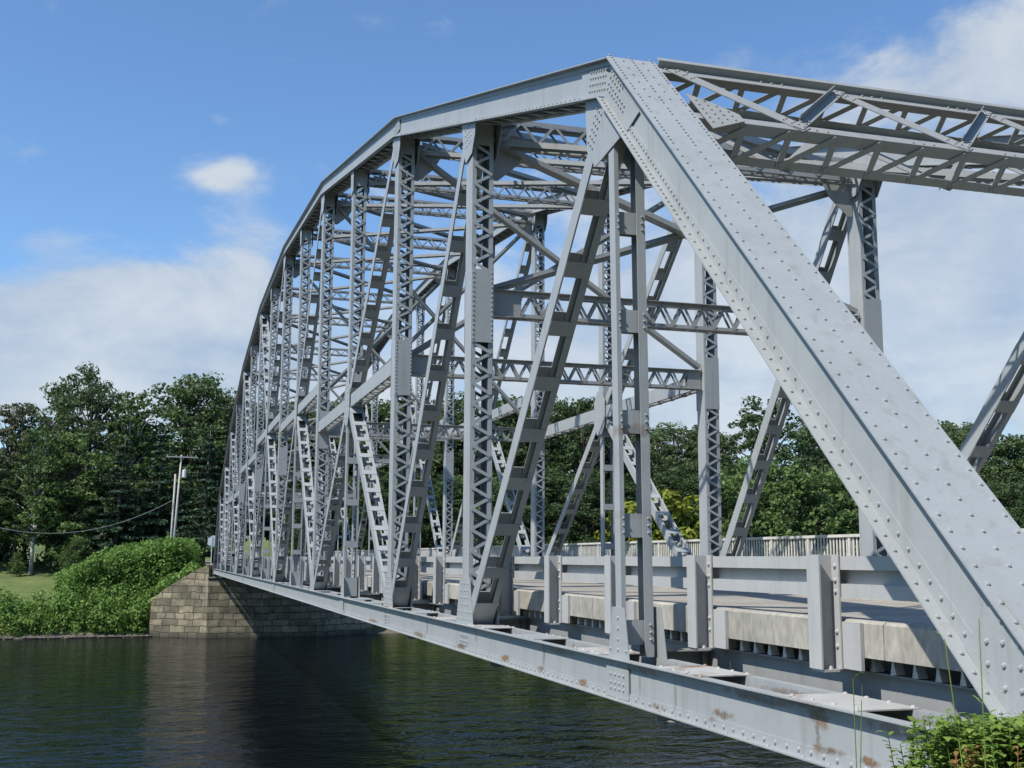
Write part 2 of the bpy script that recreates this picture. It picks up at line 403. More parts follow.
for T in TRUSS:
    s = T['s']; o, i = T['o'], T['i']; near = T['near']
    lo, hi = min(o, i), max(o, i)
    # ---- end posts and top chord
    chords = {}
    for k in range(len(CH)-1):
        mb = MB(); end = k in (0, len(CH)-2)
        hd = .265 if end else .25
        th = .014
        # webs
        for x, q in ((lo, 1), (hi, -1)):
            strip(mb, k, -hd, hd, x, x+q*th)
            out = -q
            # top corner angle under the cover plate and outstanding bottom flange angle
            strip(mb, k, -hd, -hd+.014, x+out*.002, x+out*(.145 if end else .11))
            strip(mb, k, -hd+.0145, -hd+(.135 if end else .105), x+out*.002, x+out*.015)
        strip(mb, k, hd+.001, hd+.016, lo-.115, hi+.115)       # cover plate
        strip(mb, k, hd-.07, hd-.001, lo-.016, lo-.003); strip(mb, k, hd-.07, hd-.001, hi+.003, hi+.016)
        p0, A, L = frame((0, *CH[k]), (0, *CH[k+1])); C = np.cross(XA, A)
        lacing(mb, p0+A*.5, A, XA, C, L-1.0, lo+.03, hi-.03, -hd-.003, .42, bw=.07, sgn=-1)
        if end: mb.fbox(p0, A, XA, C, (L-1.3, L-.3), (lo-.04, hi+.04), (-hd-.028, -hd-.016))
        if near and k <= 1:
            Wd = hd
            r0, r1 = (.35, L-.1) if k == 0 else (.3, L-.3)
            if k == 0:
                for xx in (lo-.045, (lo+hi)/2, hi+.06):
                    for a in np.arange(r0+.0, r1+.15, .175):
                        mb.rivet(p0+A*a+XA*xx+C*(hd+.014), C, .017, .012)
                        if a > r1-2.6 and (a*3) % 1 < .8: mb.rivet(p0+A*(a+.0875)+XA*xx+C*(hd+.014), C, .017, .012)
                for a in np.arange(r0+.2, r1+.1, .235):      # second lines near the hip
                    if a > r1-1.2:
                        for xx in (lo+.1, hi-.1): mb.rivet(p0+A*a+XA*xx+C*(hd+.014), C, .017, .012)
            pt = .17 if k == 0 else .21
            al = np.concatenate([np.arange(r0, r1-3.4, pt), np.arange(r1-3.4, r1+.1, .1)]) if k == 0 else np.arange(r0, r1, pt)
            for a in al:
                mb.rivet(p0+A*a+XA*(lo-.015)+C*(-hd+(.082 if k == 0 else .062)), V(-1, 0, 0), .016, .012)
                if k == 0: mb.rivet(p0+A*(a+.05)+XA*(lo-.088)+C*(-hd+.014), C, .016, .012)
            for a in np.arange(r0, r1, .23):
                if k == 0: mb.rivet(p0+A*a+XA*(lo-.016)+C*(hd-.045), V(-1, 0, 0), .014, .01)
        chords[k] = mb.build('end_post' if end else 'top_chord', M_STEEL, bridge)
    # ---- bottom chord
    mb = MB(); ya, yb = 5.35, 2*Yn(8)-5.35
    for x, q in ((lo, 1), (hi, -1)):
        mb.box(*sorted((x, x+q*.014)), ya, yb, LZB, LZT)
        out = -q
        mb.box(*sorted((x+out*.002, x+out*.105)), ya, yb, LZT-.014, LZT)
        mb.box(*sorted((x+out*.002, x+out*.015)), ya, yb, LZT-.10, LZT-.0145)
        mb.box(*sorted((x+out*.002, x+out*.105)), ya, yb, LZB, LZB+.014)
        mb.box(*sorted((x+out*.002, x+out*.015)), ya, yb, LZB+.0145, LZB+.105)
    for n in range(0, 17):      # field splices
        if n in (1, 4, 7, 10, 13):
            yy = Yn(n)+1.2*0
            mb.box(lo-.03, lo-.0165, yy-.36, yy+.36, LZB+.02, LZB+.40)
    if near:
        for yy in np.arange(ya+.15, 45, .205):
            mb.rivet(V(lo-.015, yy, LZB+.058), V(-1, 0, 0), .019, .015)
            if yy < 22 and int(yy*5) % 2: mb.rivet(V(lo-.062, yy+.06, LZB+.014), V(0, 0, 1), .017, .012)
        for yc in (13.64, 21.3, 29):
            for dy in (-.21, -.07, .07, .21):
                for dz in (.30, .20, .13): mb.rivet(V(lo-.03, yc+dy, LZB+dz), V(-1, 0, 0), .018, .015)
    bc = mb.build('bottom_chord', M_CHORD, bridge)
    for q in range(0, 44):       # tie plates across the chord
        yc = 6.1 + q*2.85
        if yc > yb-.7: break
        mb = MB()
        hl = .56
        mb.box(lo-.06, hi+.06, yc-hl, yc+hl, LZT+.001, LZT+.013)
        if near and yc < 40:
            for yy in np.linspace(yc-hl+.06, yc+hl-.06, 4 if hl < .6 else 5):
                for xx in (lo-.03, hi+.03): mb.rivet(V(xx, yy, LZT+.013), V(0, 0, 1), .02, .016)
        mb.build('tie_plate', M_TIE if near and q in (0, 1, 2, 3, 5, 6, 8) else M_STEEL, bc)
    # ---- verticals
    for n in (2, 3, 5, 7, 9, 11, 13, 14):
        member('vertical_post', T, (Yn(n), LZT+.01), (yU(n), ZU[n]-.25), .48, 'lace', bridge, zig=(4.82,), riv=near and n <= 5, half=.2)
    for n in (4, 6, 8, 10, 12):     # upper sub verticals and lower hangers of the subdivided panels
        zm = (ZU[n-1 if n < 8 else n+1]+ZL)/2 if n != 8 else (ZU[7]+ZL)/2
        T['zm%d' % n] = zm
        member('vertical_post', T, (Yn(n), zm+.35), (Yn(n), ZU[n]-.25), .40, 'lace', bridge, half=.2)
        member('hanger', T, (Yn(n), LZT+.01), (Yn(n), zm-.25), .26, 'batten', bridge, pitch=1.35)
    for n in (1, 15):
        member('hanger', T, (Yn(n), LZT+.01), (yU(n), ZU[1]-.40), .19, 'batten', bridge, pitch=1.5, mat=M_HANG if near else None, riv='line' if near and n == 1 else False)
    # ---- diagonals
    def mid(n): return (Yn(n), T['zm%d' % n])
    c8 = 8
    for a, b in ((1, 2), (2, 3)):
        member('diagonal_brace', T, (yU(a), ZU[a]-.05), (Yn(b), ZL+.1), .28, 'batten', bridge, pitch=1.13, inset=(.45, .35))
        a2, b2 = 16-a, 16-b
        member('diagonal_brace', T, (yU(a2), ZU[a2]-.05), (Yn(b2), ZL+.1), .28, 'batten', bridge, pitch=1.13, inset=(.45, .35))
    for a in (3, 5, 7):
        for m_, (u, mdl, l) in enumerate(((a, a+1, a+2), (16-a, 15-a, 14-a))):
            member('diagonal_brace', T, (yU(u), ZU[u]-.05), mid(mdl), .28, 'batten', bridge, pitch=1.13, inset=(.4, .2))
            member('diagonal_brace', T, mid(mdl), (Yn(l), ZL+.1), .28, 'batten', bridge, pitch=1.13, inset=(.2, .35)) if a != 7 else None
            if a != 7:
                member('sub_strut', T, (Yn(u), ZL+.1), mid(mdl), .26, 'batten', bridge, pitch=.95, inset=(.35, .25))
    for l in (7, 9): member('sub_strut', T, (Yn(l), ZL+.1), mid(8), .26, 'batten', bridge, pitch=.95, inset=(.35, .25))
    # ---- longitudinal struts through the mid nodes
    for a in (3, 5, 7, 9, 11):
        zm = T['zm%d' % (a+1)]
        mb = MB(); O = V(0, Yn(a)+.28, zm); L = 2*P-.56; B = XA; C = V(0, 0, 1)
        channels(mb, O, V(0, 1, 0), XA, C, L, lo+.03, hi-.08, .40)
        lacing(mb, O, V(0, 1, 0), XA, C, L, lo+.05, hi-.10, -.202, .45, bw=.07, sgn=-1)
        mb.build('longitudinal_strut', M_STEEL, bridge)
    # ---- gussets
    for n in range(1, 16):
        y = Yn(n); h = .85 if n in (2, 3, 5, 7, 9, 11, 13, 14) else .62
        w0, w1 = (.62, .36) if h > .7 else (.34, .20)
        rv = [(y+dy, LZT+dz) for dz in np.arange(.10, h, .13) for dy in np.linspace(-w0*.75, w0*.75, 5 if h > .7 else 3) if abs(dy) < w0+(w1-w0)*dz/h-.05] if near and n <= 4 else None
        gusset(T, [(y-w0, LZT+.002), (y+w0, LZT+.002), (y+w1, LZT+h), (y-w1, LZT+h)], bc, riv=rv, proud=-.003 if False else .0)
    for n in range(2, 15):
        k = (n+1)//2 if n % 2 else n//2
        k = min(max(k, 1), 7)
        y, z = yU(n), ZU[n]
        big = n % 2 == 1
        sl = (ZU[min(15, n+1)]-ZU[max(1, n-1)])/(2*P) if 1 < n < 15 else 0
        w = .55 if big or n in (2, 14) else .3
        g = [(y-w, z-.2-w*sl), (y+w, z-.2+w*sl), (y+w*.7, z-.75), (y+.18, z-1.05), (y-.28, z-1.0), (y-w*.9, z-.7)]
        gusset(T, g, chords[k], riv=[(y+dy, z-.36-dz) for dy in (-.2, -.07, .07, .2) for dz in (0, .12, .24, .36)] if near and n <= 3 else None, proud=.017)
        if near and big and n in (3,):   # splice cover on the web at the kink
            mb = MB(); mb.box(o-.034, o-.017, y-.42, y+.38, z-.20, z+.10)
            for dy in (-.3, -.18, -.06, .06, .18, .3):
                for dz in (-.14, -.05, .04): mb.rivet(V(o-.034, y+dy, z+dz), V(-1, 0, 0), .02)
            mb.build('splice_plate', M_STEEL, chords[k])
    for n in (4, 6, 8, 10, 12):
        y, z = Yn(n), T['zm%d' % n]
        gusset(T, [(y-.5, z-.38), (y-.22, z-.75), (y+.22, z-.75), (y+.5, z-.38), (y+.5, z+.4), (y+.2, z+.75), (y-.2, z+.75), (y-.5, z+.4)], bridge, proud=.006, riv=[(y+a, z+b) for a in (-.3, -.1, .1, .3) for b in (-.5, -.3, -.1, .1, .3, .5)] if near and n == 4 else None)
    # ---- hip gusset: a wrap-round plate in the web plane and the tongue below it that takes hanger and diagonal
    for hip in (1, 15):
        yc = yU(hip); m_ = 1 if hip == 1 else -1
        cvt = lambda a, b: (yc+m_*a, 6.40+b)
        poly = [cvt(.05, .20), cvt(.95, .46), cvt(1.15, .12), cvt(.30, -.16), cvt(.45, -.50), cvt(.36, -1.30), cvt(.02, -1.48), cvt(-.52, -.98), cvt(-.92, -1.25), cvt(-1.05, -.95), cvt(-.62, -.52)]
        rel = lambda u, v: (onX(u, v)[0]-13.78, onX(u, v)[1]-6.40)
        poly = [cvt(*rel(*q)) for q in ((584, 76), (606, 68), (641, 112), (629, 131), (601, 97), (583, 101))]
        tong = [cvt(*rel(*q)) for q in ((586, 96), (588, 152), (596, 167), (622, 136), (604, 100))]
        ang = math.atan2(ZU[2]-ZU[1], Yn(2)-yU(1)); e1 = V(math.cos(ang), math.sin(ang)); e0 = V(math.cos(math.pi/4), math.sin(math.pi/4))
        rv = []
        if near and hip == 1:
            for a in np.arange(.08, .72, .10):
                for d in (-.13, -.04, .05, .13): rv.append((yc+e1[0]*a-e1[1]*d, 6.40+e1[1]*a+e1[0]*d))
            for a in np.arange(.1, .9, .105):
                for d in (-.10, -.03, .06, .14):
                    if a > .62 and d > 0: continue
                    rv.append((yc-e0[0]*a-e0[1]*d, 6.40-e0[1]*a+e0[0]*d))
        gusset(T, poly, chords[0 if hip == 1 else len(CH)-2], riv=rv, proud=.017)
        rv = []
        if near and hip == 1:
            dd = frame((0, yU(1), 6.35), (0, Yn(2), ZL))[1]; dn = V(dd[2], -dd[1])
            for a in np.arange(.45, 1.0, .10):
                for d in (-.10, .0, .10): rv.append((yc+.05+dd[1]*a+dn[0]*d, 6.40+dd[2]*a+dn[1]*d))
        gusset(T, tong, chords[0 if hip == 1 else len(CH)-2], riv=rv, proud=.002)
        # bottom end: shoe gusset and bearing
    for m_, yb_ in ((1, 5.85), (-1, 2*Yn(8)-5.85)):
        poly = [(yb_+m_*a, b) for a, b in ((-.5, -1.71), (.95, -1.71), (1.0, -1.23), (.66, -1.20), (1.22, -.60), (.85, -.22), (-.05, -.95))]
        rv = [(yb_+m_*a, b) for a in np.arange(-.3, 1.5, .16) for b in np.arange(-1.6, -.3, .15) if b < -1.08+a*.95 and b < .55-a*1.0 and (b > ZL-.30+a or b < -1.25) and a < 1.1] if near and m_ > 0 else None
        gusset(T, poly, chords[0 if m_ > 0 else len(CH)-2], riv=rv, proud=.018)
        mb = MB()
        mb.box(lo-.1, hi+.1, yb_-.45, yb_+.45, -1.80, -1.72); mb.box(lo+.02, lo+.06, yb_-.35, yb_+.35, -2.10, -1.8); mb.box(hi-.06, hi-.02, yb_-.35, yb_+.35, -2.10, -1.8)
        mb.box(lo-.12, hi+.12, yb_-.5, yb_+.5, -2.18, -2.10)
        mb.build('bearing_shoe', M_CHORD, bridge)

# ------------------------------------------------------------------ cross bracing between the trusses
XI0, XI1 = 5.96, 14.16
def cross_strut(y, z, depth, wid, name='sway_strut', half=.33, plates=True):
    od = 1 if plates else -1
    mb = MB(); L = XI1-XI0; O = V(XI0, y, z); A = XA; B = V(0, 1, 0); C = V(0, 0, 1)
    a = .09; t = .012
    for cz in (-1, 1):
        for by in (-1, 1):
            yy = by*wid/2; zz = cz*depth/2
            mb.fbox(O, A, B, C, (0, L), tuple(sorted((yy, yy-by*t))), tuple(sorted((zz, zz-cz*a))))
            mb.fbox(O, A, B, C, (0, L), tuple(sorted((yy-by*(t+.0005), yy-by*a))) if od < 0 else tuple(sorted((yy+by*.0005, yy+by*a))), tuple(sorted((zz, zz-cz*t))))
    for by in (-1, 1):
        yy = by*(wid/2+.001)
        lacing(mb, O+A*(.6 if plates else .2), A, C, B, L-(1.0 if plates else .4), -depth/2+.05, depth/2-.05, yy, half, bw=.055, sgn=by)
        if plates:
            for a0, a1 in ((0, .6), (L-.4, L)): mb.fbox(O, A, C, B, (a0, a1), (-depth/2+.002, depth/2-.002), tuple(sorted((yy, yy+by*.01))))
    for cz in (-1, 1):
        lacing(mb, O+A*.2, A, B, C, L-.4, -wid/2+.04, wid/2-.04, cz*(depth/2+.001), .26, bw=.05, sgn=cz)
    return mb.build(name, M_FRAME, bridge)
def flat_channel(mb, p0, p1, w=.12, t=.012, leg=.10, sgn=1):
    p0, A, L = frame(p0, p1); B = V(0, 1, 0); C = np.cross(A, B); C /= np.linalg.norm(C)
    if C[2] < 0: C = -C
    mb.fbox(p0, A, B, C, (0, L), (-w, w), (0, t)); mb.fbox(p0, A, B, C, (0, L), (-w, -w+t), (t+.0005, leg)); mb.fbox(p0, A, B, C, (0, L), (w-t, w), (t+.0005, leg))
def angle_bar(mb, p0, p1, up, w=.11, t=.012):
    p0, A, L = frame(p0, p1); B = np.cross(up, A); B /= np.linalg.norm(B); C = np.cross(A, B)
    mb.fbox(p0, A, B, C, (0, L), (-w, w), (0, t)); mb.fbox(p0, A, B, C, (0, L), (-t/2, t/2), (-w, -.0005))
SW = {2: .93*5.5, 3: .93*5.5, 5: .93*5.5, 7: 6.6, 9: 6.6, 11: .93*5.5, 13: .93*5.5, 14: .93*5.5}
for n in range(2, 15):
    z = ZU[n]-.42
    cross_strut(Yn(n), z, .52, .34, 'top_strut', half=.36, plates=False)
    if n in SW:
        zs = SW[n]-.19
        cross_strut(Yn(n), zs, .54, .14, 'sway_strut', half=.235)
        mb = MB(); yy = Yn(n)
        flat_channel(mb, (XI0+.05, yy, z-.30), (XI1-.05, yy, zs+.32), .13)
        mb.build('sway_brace', M_FRAME, bridge)
        mb = MB(); angle_bar(mb, (XI0+.05, yy+.16, zs+.32), (XI1-.05, yy+.16, z-.30), (0, 1, 0), .085)
        mb.build('sway_brace', M_FRAME, bridge)
        for x, q in ((XI0, 1), (XI1, -1)):
            mb = MB(); mb.prism([(x, yy-.02, z-.25), (x+q*.75, yy-.02, z-.25), (x+q*.55, yy-.02, z-.62), (x+q*.12, yy-.02, z-1.0), (x, yy-.02, z-1.0)], (0, .012, 0))
            mb.build('knee_plate', M_FRAME, bridge)
for n in range(1, 15):      # top laterals, laced flat girders crossing in every panel
    for sgn in (0, 1):
        xa, xb = (XI0, XI1) if sgn == 0 else (XI1, XI0)
        dz = -.35 if sgn == 0 else -.62
        p0, A, L = frame((xa, yU(n), ZU[n]+dz), (xb, yU(n+1), ZU[n+1]+dz))
        C = np.cross(A, V(0, A[1], 0)+V(.001, 0, 0)) ; C = V(0, 0, 1)-A*A[2]; C /= np.linalg.norm(C); B = np.cross(C, A)
        mb = MB()
        for b in (-1, 1):
            mb.fbox(p0, A, B, C, (.2, L-.2), tuple(sorted((b*.15, b*.075))), (0, .012)); mb.fbox(p0, A, B, C, (.2, L-.2), tuple(sorted((b*.15, b*.138))), (-.10, -.0005))
        lacing(mb, p0+A*.3, A, B, C, L-.6, -.11, .11, .013, .24, bw=.05)
        mb.build('top_lateral', M_FRAME, bridge)
# bottom laterals
for n in range(0, 16):
    mb = MB(); angle_bar(mb, (6.1, Yn(n)+.2, -1.78), (14.0, Yn(n+1)-.2, -1.78), (0, 0, 1), .08)
    mb.build('bottom_lateral', M_FRAME, bridge)

# ---- portals
for m_ in (1, -1):
    f = (lambda y: y) if m_ > 0 else (lambda y: 2*Yn(8)-y)
    e = V(0, 13.78-5.85, 6.40-ZL); e /= np.linalg.norm(e); nn = V(0, -e[2], e[1])
    U1 = V(0, 13.78, 6.40)
    if m_ < 0: e = e*V(1, -1, 1); nn = nn*V(1, -1, 1); U1 = V(0, f(13.78), 6.40)
    S = -e; TT = nn         # S runs down the post, TT is outward normal of the cover plate
    X0, X1 = 6.10, 14.02; L = X1-X0; O = U1+XA*X0
    mb = MB(); t = .013
    s0, s1, t1, t0 = .05, 1.68, .262, -.30
    g = .10
    for (sa, sd) in ((s0, 1), (s1, -1)):
        for (ta, td) in ((t1, -1), (t0, 1)):
            gg = .16 if ta == t1 else .12
            mb.fbox(O, XA, S, TT, (0, L), tuple(sorted((sa, sa+sd*t))), tuple(sorted((ta, ta+td*gg))))
            mb.fbox(O, XA, S, TT, (0, L), tuple(sorted((sa+sd*(t+.0005), sa+sd*gg))), tuple(sorted((ta, ta+td*t))))
    mb.fbox(O, XA, S, TT, (0, L), (s0-.013, s0-.001), (t1-.16, t1+.10)); mb.fbox(O, XA, S, TT, (0, L), (s0-.10, s0-.0135), (t1+.088, t1+.10))
    # N-laced faces at s0 and s1
    for sa, sd in ((s0, -1), (s1, 1)):
        k = 12; hp = L/k
        for q in range(k+1):
            a = min(max(q*hp, .05), L-.05)
            mb.fbox(O, XA, TT, S, (a-.045, a+.045), (t0+.02, t1-.02), tuple(sorted((sa+sd*.001, sa+sd*.012))))
            if q < k:
                d = V(0, 0, 0)+XA*hp+TT*(t1-t0-.1); D = np.linalg.norm(d); d /= D
                pp = O+XA*a+TT*(t0+.05)
                mb.fbox(pp, d, np.cross(d, S), S, (0, D), (-.04, .04), tuple(sorted((sa+sd*.014, sa+sd*.025))))
    # heavy zigzags in the upper and lower planes
    for ta, td in ((t1, 1), (t0, -1)):
        k = 6; hp = (L-.5)/k
        for q in range(k):
            sa, sb = (s0+.10, s1-.10) if q % 2 == 0 else (s1-.10, s0+.10)
            a = .25+q*hp
            d = XA*hp+S*(sb-sa); D = np.linalg.norm(d); d /= D; w = np.cross(d, TT)
            pp = O+XA*a+S*sa
            lvl = ta+td*(.001+.013*(q % 2))
            mb.fbox(pp, d, w, TT, (-.1, D+.1), (-.07, .07) if q % 2 else (-.11, .11), tuple(sorted((lvl, lvl+td*.012))))
            up_ = -1 if np.dot(w, S) > 0 else 1          # side of the bar nearer the hip
            b0_, b1_ = sorted((up_*.058, up_*.07))
            if q % 2: mb.fbox(pp, d, w, TT, (.12, D-.12), (b0_, b1_), tuple(sorted((lvl+td*.0125, lvl+td*.12))))
            for aa in (.0, .12, .24, D-.24, D-.12, D):
                for ww in (-.04, .04):
                    if ta == t1: mb.rivet(pp+d*aa+w*ww+TT*(lvl+td*.012), TT, .02, .016)
    for aa in np.arange(.1, L, .16):
        for sa in (s0+.05, s1-.05):
            if int(aa*2) % 3 == 0: mb.rivet(O+XA*aa+S*sa+TT*(t1+.001), TT, .018, .015)
        if int(aa/1.3) % 2: mb.rivet(O+XA*aa+S*(s1-.05)+TT*(t0-.001), -TT, .018, .02)
    pf = mb.build('portal_frame', M_FRAME, bridge)
    for x, q in ((X0-.02, 1), (X1+.02, -1)):
        mb = MB()
        pts = [O*V(0, 1, 1)+V(x, 0, 0)+S*a+XA*(q*b)+TT*(t1+.027) for a, b in ((1.0, .10), (1.2, .38), (1.50, .66), (1.70, .66), (2.05, .10))]
        mb.prism(pts, TT*.012)
        if m_ > 0 and q > 0:
            for a in np.arange(1.2, 2.0, .13):
                for b in np.arange(.16, .62, .12):
                    if b < .1+(a-1.0)*1.2-.05 and b < .66-(a-1.70)*1.6-.08: mb.rivet(pts[0]+S*(a-1.0)+XA*(b-.10)+TT*.012, TT, .018)
        mb.build('portal_gusset', M_FRAME, pf)

# ------------------------------------------------------------------ floor system
ZB = lambda n: n
for n in range(0, 17):
    mb = MB(); y = Yn(n) + (.35 if n == 0 else -.35 if n == 16 else 0)
    mb.box(6.00, 14.12, y-.006, y+.006, -1.98, -1.14)
    for z0, z1 in ((-1.995, -1.981), (-1.139, -1.125)): mb.box(6.00, 14.12, y-.16, y+.16, z0, z1)
    for x in np.arange(6.6, 14, 1.0): mb.box(x-.006, x+.006, y-.10, y-.007, -1.96, -1.16)
    mb.build('floor_beam', M_FRAME, bridge)
for x in (6.72, 7.9, 9.0, 10.06, 11.1, 12.2, 13.4):
    mb = MB(); ya, yb = 6.0, 2*Yn(8)-6.0
    for n in range(16):
        a, b = Yn(n)+(.37 if n == 0 else .02), Yn(n+1)-(.37 if n == 15 else .02)
        mb.box(x-.006, x+.006, a, b, -1.90, -1.085); mb.box(x-.10, x+.10, a+.18, b-.18, -1.915, -1.901); mb.box(x-.10, x+.10, a+.18, b-.18, -1.084, -1.07)
    mb.build('stringer', M_FRAME, bridge)
mb = MB(); mb.box(6.49, 13.63, 5.7, 2*Yn(8)-5.7, -.92, -.775)
deck = mb.build('deck_slab', M_DECK, bridge)
for x, q in ((6.49, 1), (13.63, -1)):
    mb = MB()
    seg = P/2; yy = 5.7
    while yy < 2*Yn(8)-5.8:
        y1 = min(yy+seg-.02, 2*Yn(8)-5.7)
        xs = [x-q*.004, x-q*.004, x+q*.03, x+q*.30, x+q*.34]; zs = [-.925, -.605, -.578, -.578, -.77]
        poly = [(a, yy, b) for a, b in zip(xs, zs)] + [(x+q*.34, yy, -.774)] + [(x+q*.001, yy, -.774), (x+q*.001, yy, -.925)]
        mb.prism(poly, (0, y1-yy, 0)); yy += seg
    mb.build('curb', M_CONC, bridge)
    if q > 0:
        rest = MB(); src = None; n_ = 0
        tooth = lambda m, yy: m.prism([(x+.10, yy+.045, -.93), (x+.10, yy, -1.06), (x+.10, yy+.09, -1.06), (x+.10, yy+.058, -.93)], (.10, 0, 0))
        for yy in np.arange(6.2, 2*Yn(8)-6, .33):
            n_ += 1
            if n_ > 95: tooth(rest, yy); continue
            if src is None:
                m1 = MB(); tooth(m1, yy); src = m1.build('joist_end', M_CRM, deck); y_src = yy
            else:
                c = src.copy(); COL.objects.link(c); c.location = (0, yy-y_src, 0)
        tag(rest.build('joist_end', M_CRM, deck), kind='stuff')
for yy, nm in ((5.7, 'expansion_joint'), (2*Yn(8)-5.7, 'expansion_joint')):
    mb = MB(); mb.box(6.85, 13.27, yy-.06, yy+.06, -.80, -.768); mb.build(nm, M_FRAME, bridge)

mb = MB()
for x in (7.9, 9.0, 10.06, 11.1, 12.2): mb.box(x-.08, x+.08, 6.2, 2*Yn(8)-6.2, -1.068, -.922)
mb.build('deck_haunch', M_CONC, bridge)
# guardrails: flat channel rails on short wide-flange posts bolted to the curb face
for side, q in ((6.22, 1), (13.90, -1)):
    mb = MB(); ya, yb = 6.1, 2*Yn(8)-6.1
    xr = side+q*.235
    for z0, z1 in ((-.098, .035), (-.368, -.235)):
        mb.box(*sorted((xr, xr+q*.012)), ya, yb, z0, z1)
        mb.box(*sorted((xr+q*.0125, xr+q*.10)), ya, yb, z1-.012, z1); mb.box(*sorted((xr+q*.0125, xr+q*.10)), ya, yb, z0, z0+.012)
    mb.box(*sorted((xr+q*.102, xr+q*.114)), ya, yb, -.25, -.085)
    rail = mb.build('guardrail', M_RAIL, bridge)
    y = 10.28-2.79
    while y < yb:
        mb = MB()
        mb.box(*sorted((side, side+q*.018)), y-.115, y+.115, -1.06, .05)
        mb.box(*sorted((side+q*.0185, side+q*.206)), y-.008, y+.008, -1.06, .045)
        mb.box(*sorted((side+q*.207, side+q*.225)), y-.13, y+.13, -1.06, .05)
        mb.box(*sorted((side+q*.02, side+q*.20)), y-.11, y+.11, -1.085, -1.061)
        mb.box(*sorted((side+q*.2255, side+q*.262)), y-.44, y-.135, -1.05, -.60)
        if q > 0 and y < 40:
            for zz in (-.06, -.20, -.31, -.70, -.84):
                mb.rivet(V(side+.207, y-.075, zz), V(-1, 0, 0), .022, .02)
            mb.rivet(V(side+.12, y-.07, -1.061), V(0, 0, 1), .025, .03)
        mb.build('post', M_RAIL, rail); y += 2.79

# sidewalk outside the far truss with its baluster railing
mb = MB(); mb.box(14.80, 16.45, 5.7, 2*Yn(8)-5.7, -.62, -.45)
for n in range(0, 17): mb.prism([(14.75, Yn(n)-.1, -1.9), (14.75, Yn(n)-.1, -.622), (16.4, Yn(n)-.1, -.622), (16.4, Yn(n)-.1, -.85)], (0, .2, 0))
mb.build('sidewalk', M_CONC, bridge)
mb = MB(); xr = 16.30
mb.box(xr-.06, xr+.06, 5.8, 2*Yn(8)-5.8, .555, .625)
mb.box(xr-.03, xr+.03, 5.8, 2*Yn(8)-5.8, -.33, -.27)
prl = mb.build('pedestrian_railing', M_CRM, bridge)
y = 6.0
while y < 2*Yn(8)-7:
    mb = MB(); mb.box(xr-.045, xr+.045, y-.045, y+.045, -.45, .553)
    for q in range(1, 13): mb.box(xr-.012, xr+.012, y+q*.1474-.028, y+q*.1474+.028, -.268, .553)
    mb.build('baluster_panel', M_CRM, prl); y += 1.9155

# ------------------------------------------------------------------ abutments
ZW = -8.4
far = empty('stone_abutment', (9.0, 129.6, ZW)); tag(far, 'weathered tan cut-stone abutment carrying the far end of the bridge above the water', 'abutment')
YF = 127.9
mb = MB()
mb.prism([(5.0, YF, ZW-1.5), (17.4, YF, ZW-1.5), (17.4, YF+.25, -2.2), (5.0, YF+.25, -2.2)], (0, 6, 0))
mb.build('front_wall', M_STONE, far, uv=True)
mb = MB(); mb.box(4.9, 17.5, YF+1.9, YF+6.2, -2.19, -.83); mb.build('back_wall', M_STONE, far, uv=True)
mb = MB(); mb.box(4.85, 17.5, YF+.12, YF+1.88, -2.19, -2.08) ; mb.build('bridge_seat', M_CONC, far)
mb = MB()
pts = [(-.6, 131.6), (5.0, YF+.02)]
mb.prism([(-.9, 132.2, ZW-1.5), (4.99, YF+.1, ZW-1.5), (4.99, YF+.35, -1.0), (4.1, 128.9, -1.15), (2.2, 130.2, -2.3), (.6, 131.3, -3.4), (-.7, 132.1, -4.6)], (.5, 1.3, 0))
mb.build('wing_wall', M_STONE, far, uv=True)
mb = MB()
mb.prism([(17.41, YF+.1, ZW-1.5), (23.5, 132.2, ZW-1.5), (23.3, 132.1, -4.6), (20, 130.2, -2.6), (17.41, YF+.35, -1.0)], (-.4, 1.3, 0))
mb.build('wing_wall', M_STONE, far, uv=True)

nab = empty('concrete_abutment', (9, 5, -2.3)); tag(nab, 'pale concrete abutment under the near end of the bridge beside the weeds', 'abutment')
mb = MB(); mb.box(4.6, 17.0, 1.0, 7.4, -12, -2.19); mb.build('front_wall', M_CONC, nab, uv=True)
mb = MB(); mb.box(6.3, 16.6, 1.0, 5.60, -2.188, -.78); mb.build('back_wall', M_CONC, nab)
mb = MB(); mb.prism([(4.62, 5.9, -2.188), (4.62, 8.2, -2.188), (4.62, 8.2, -1.78), (4.62, 7.3, -1.50), (4.62, 5.9, -1.22)], (.62, 0, 0)); mb.build('cheek_wall', M_CONC, nab)

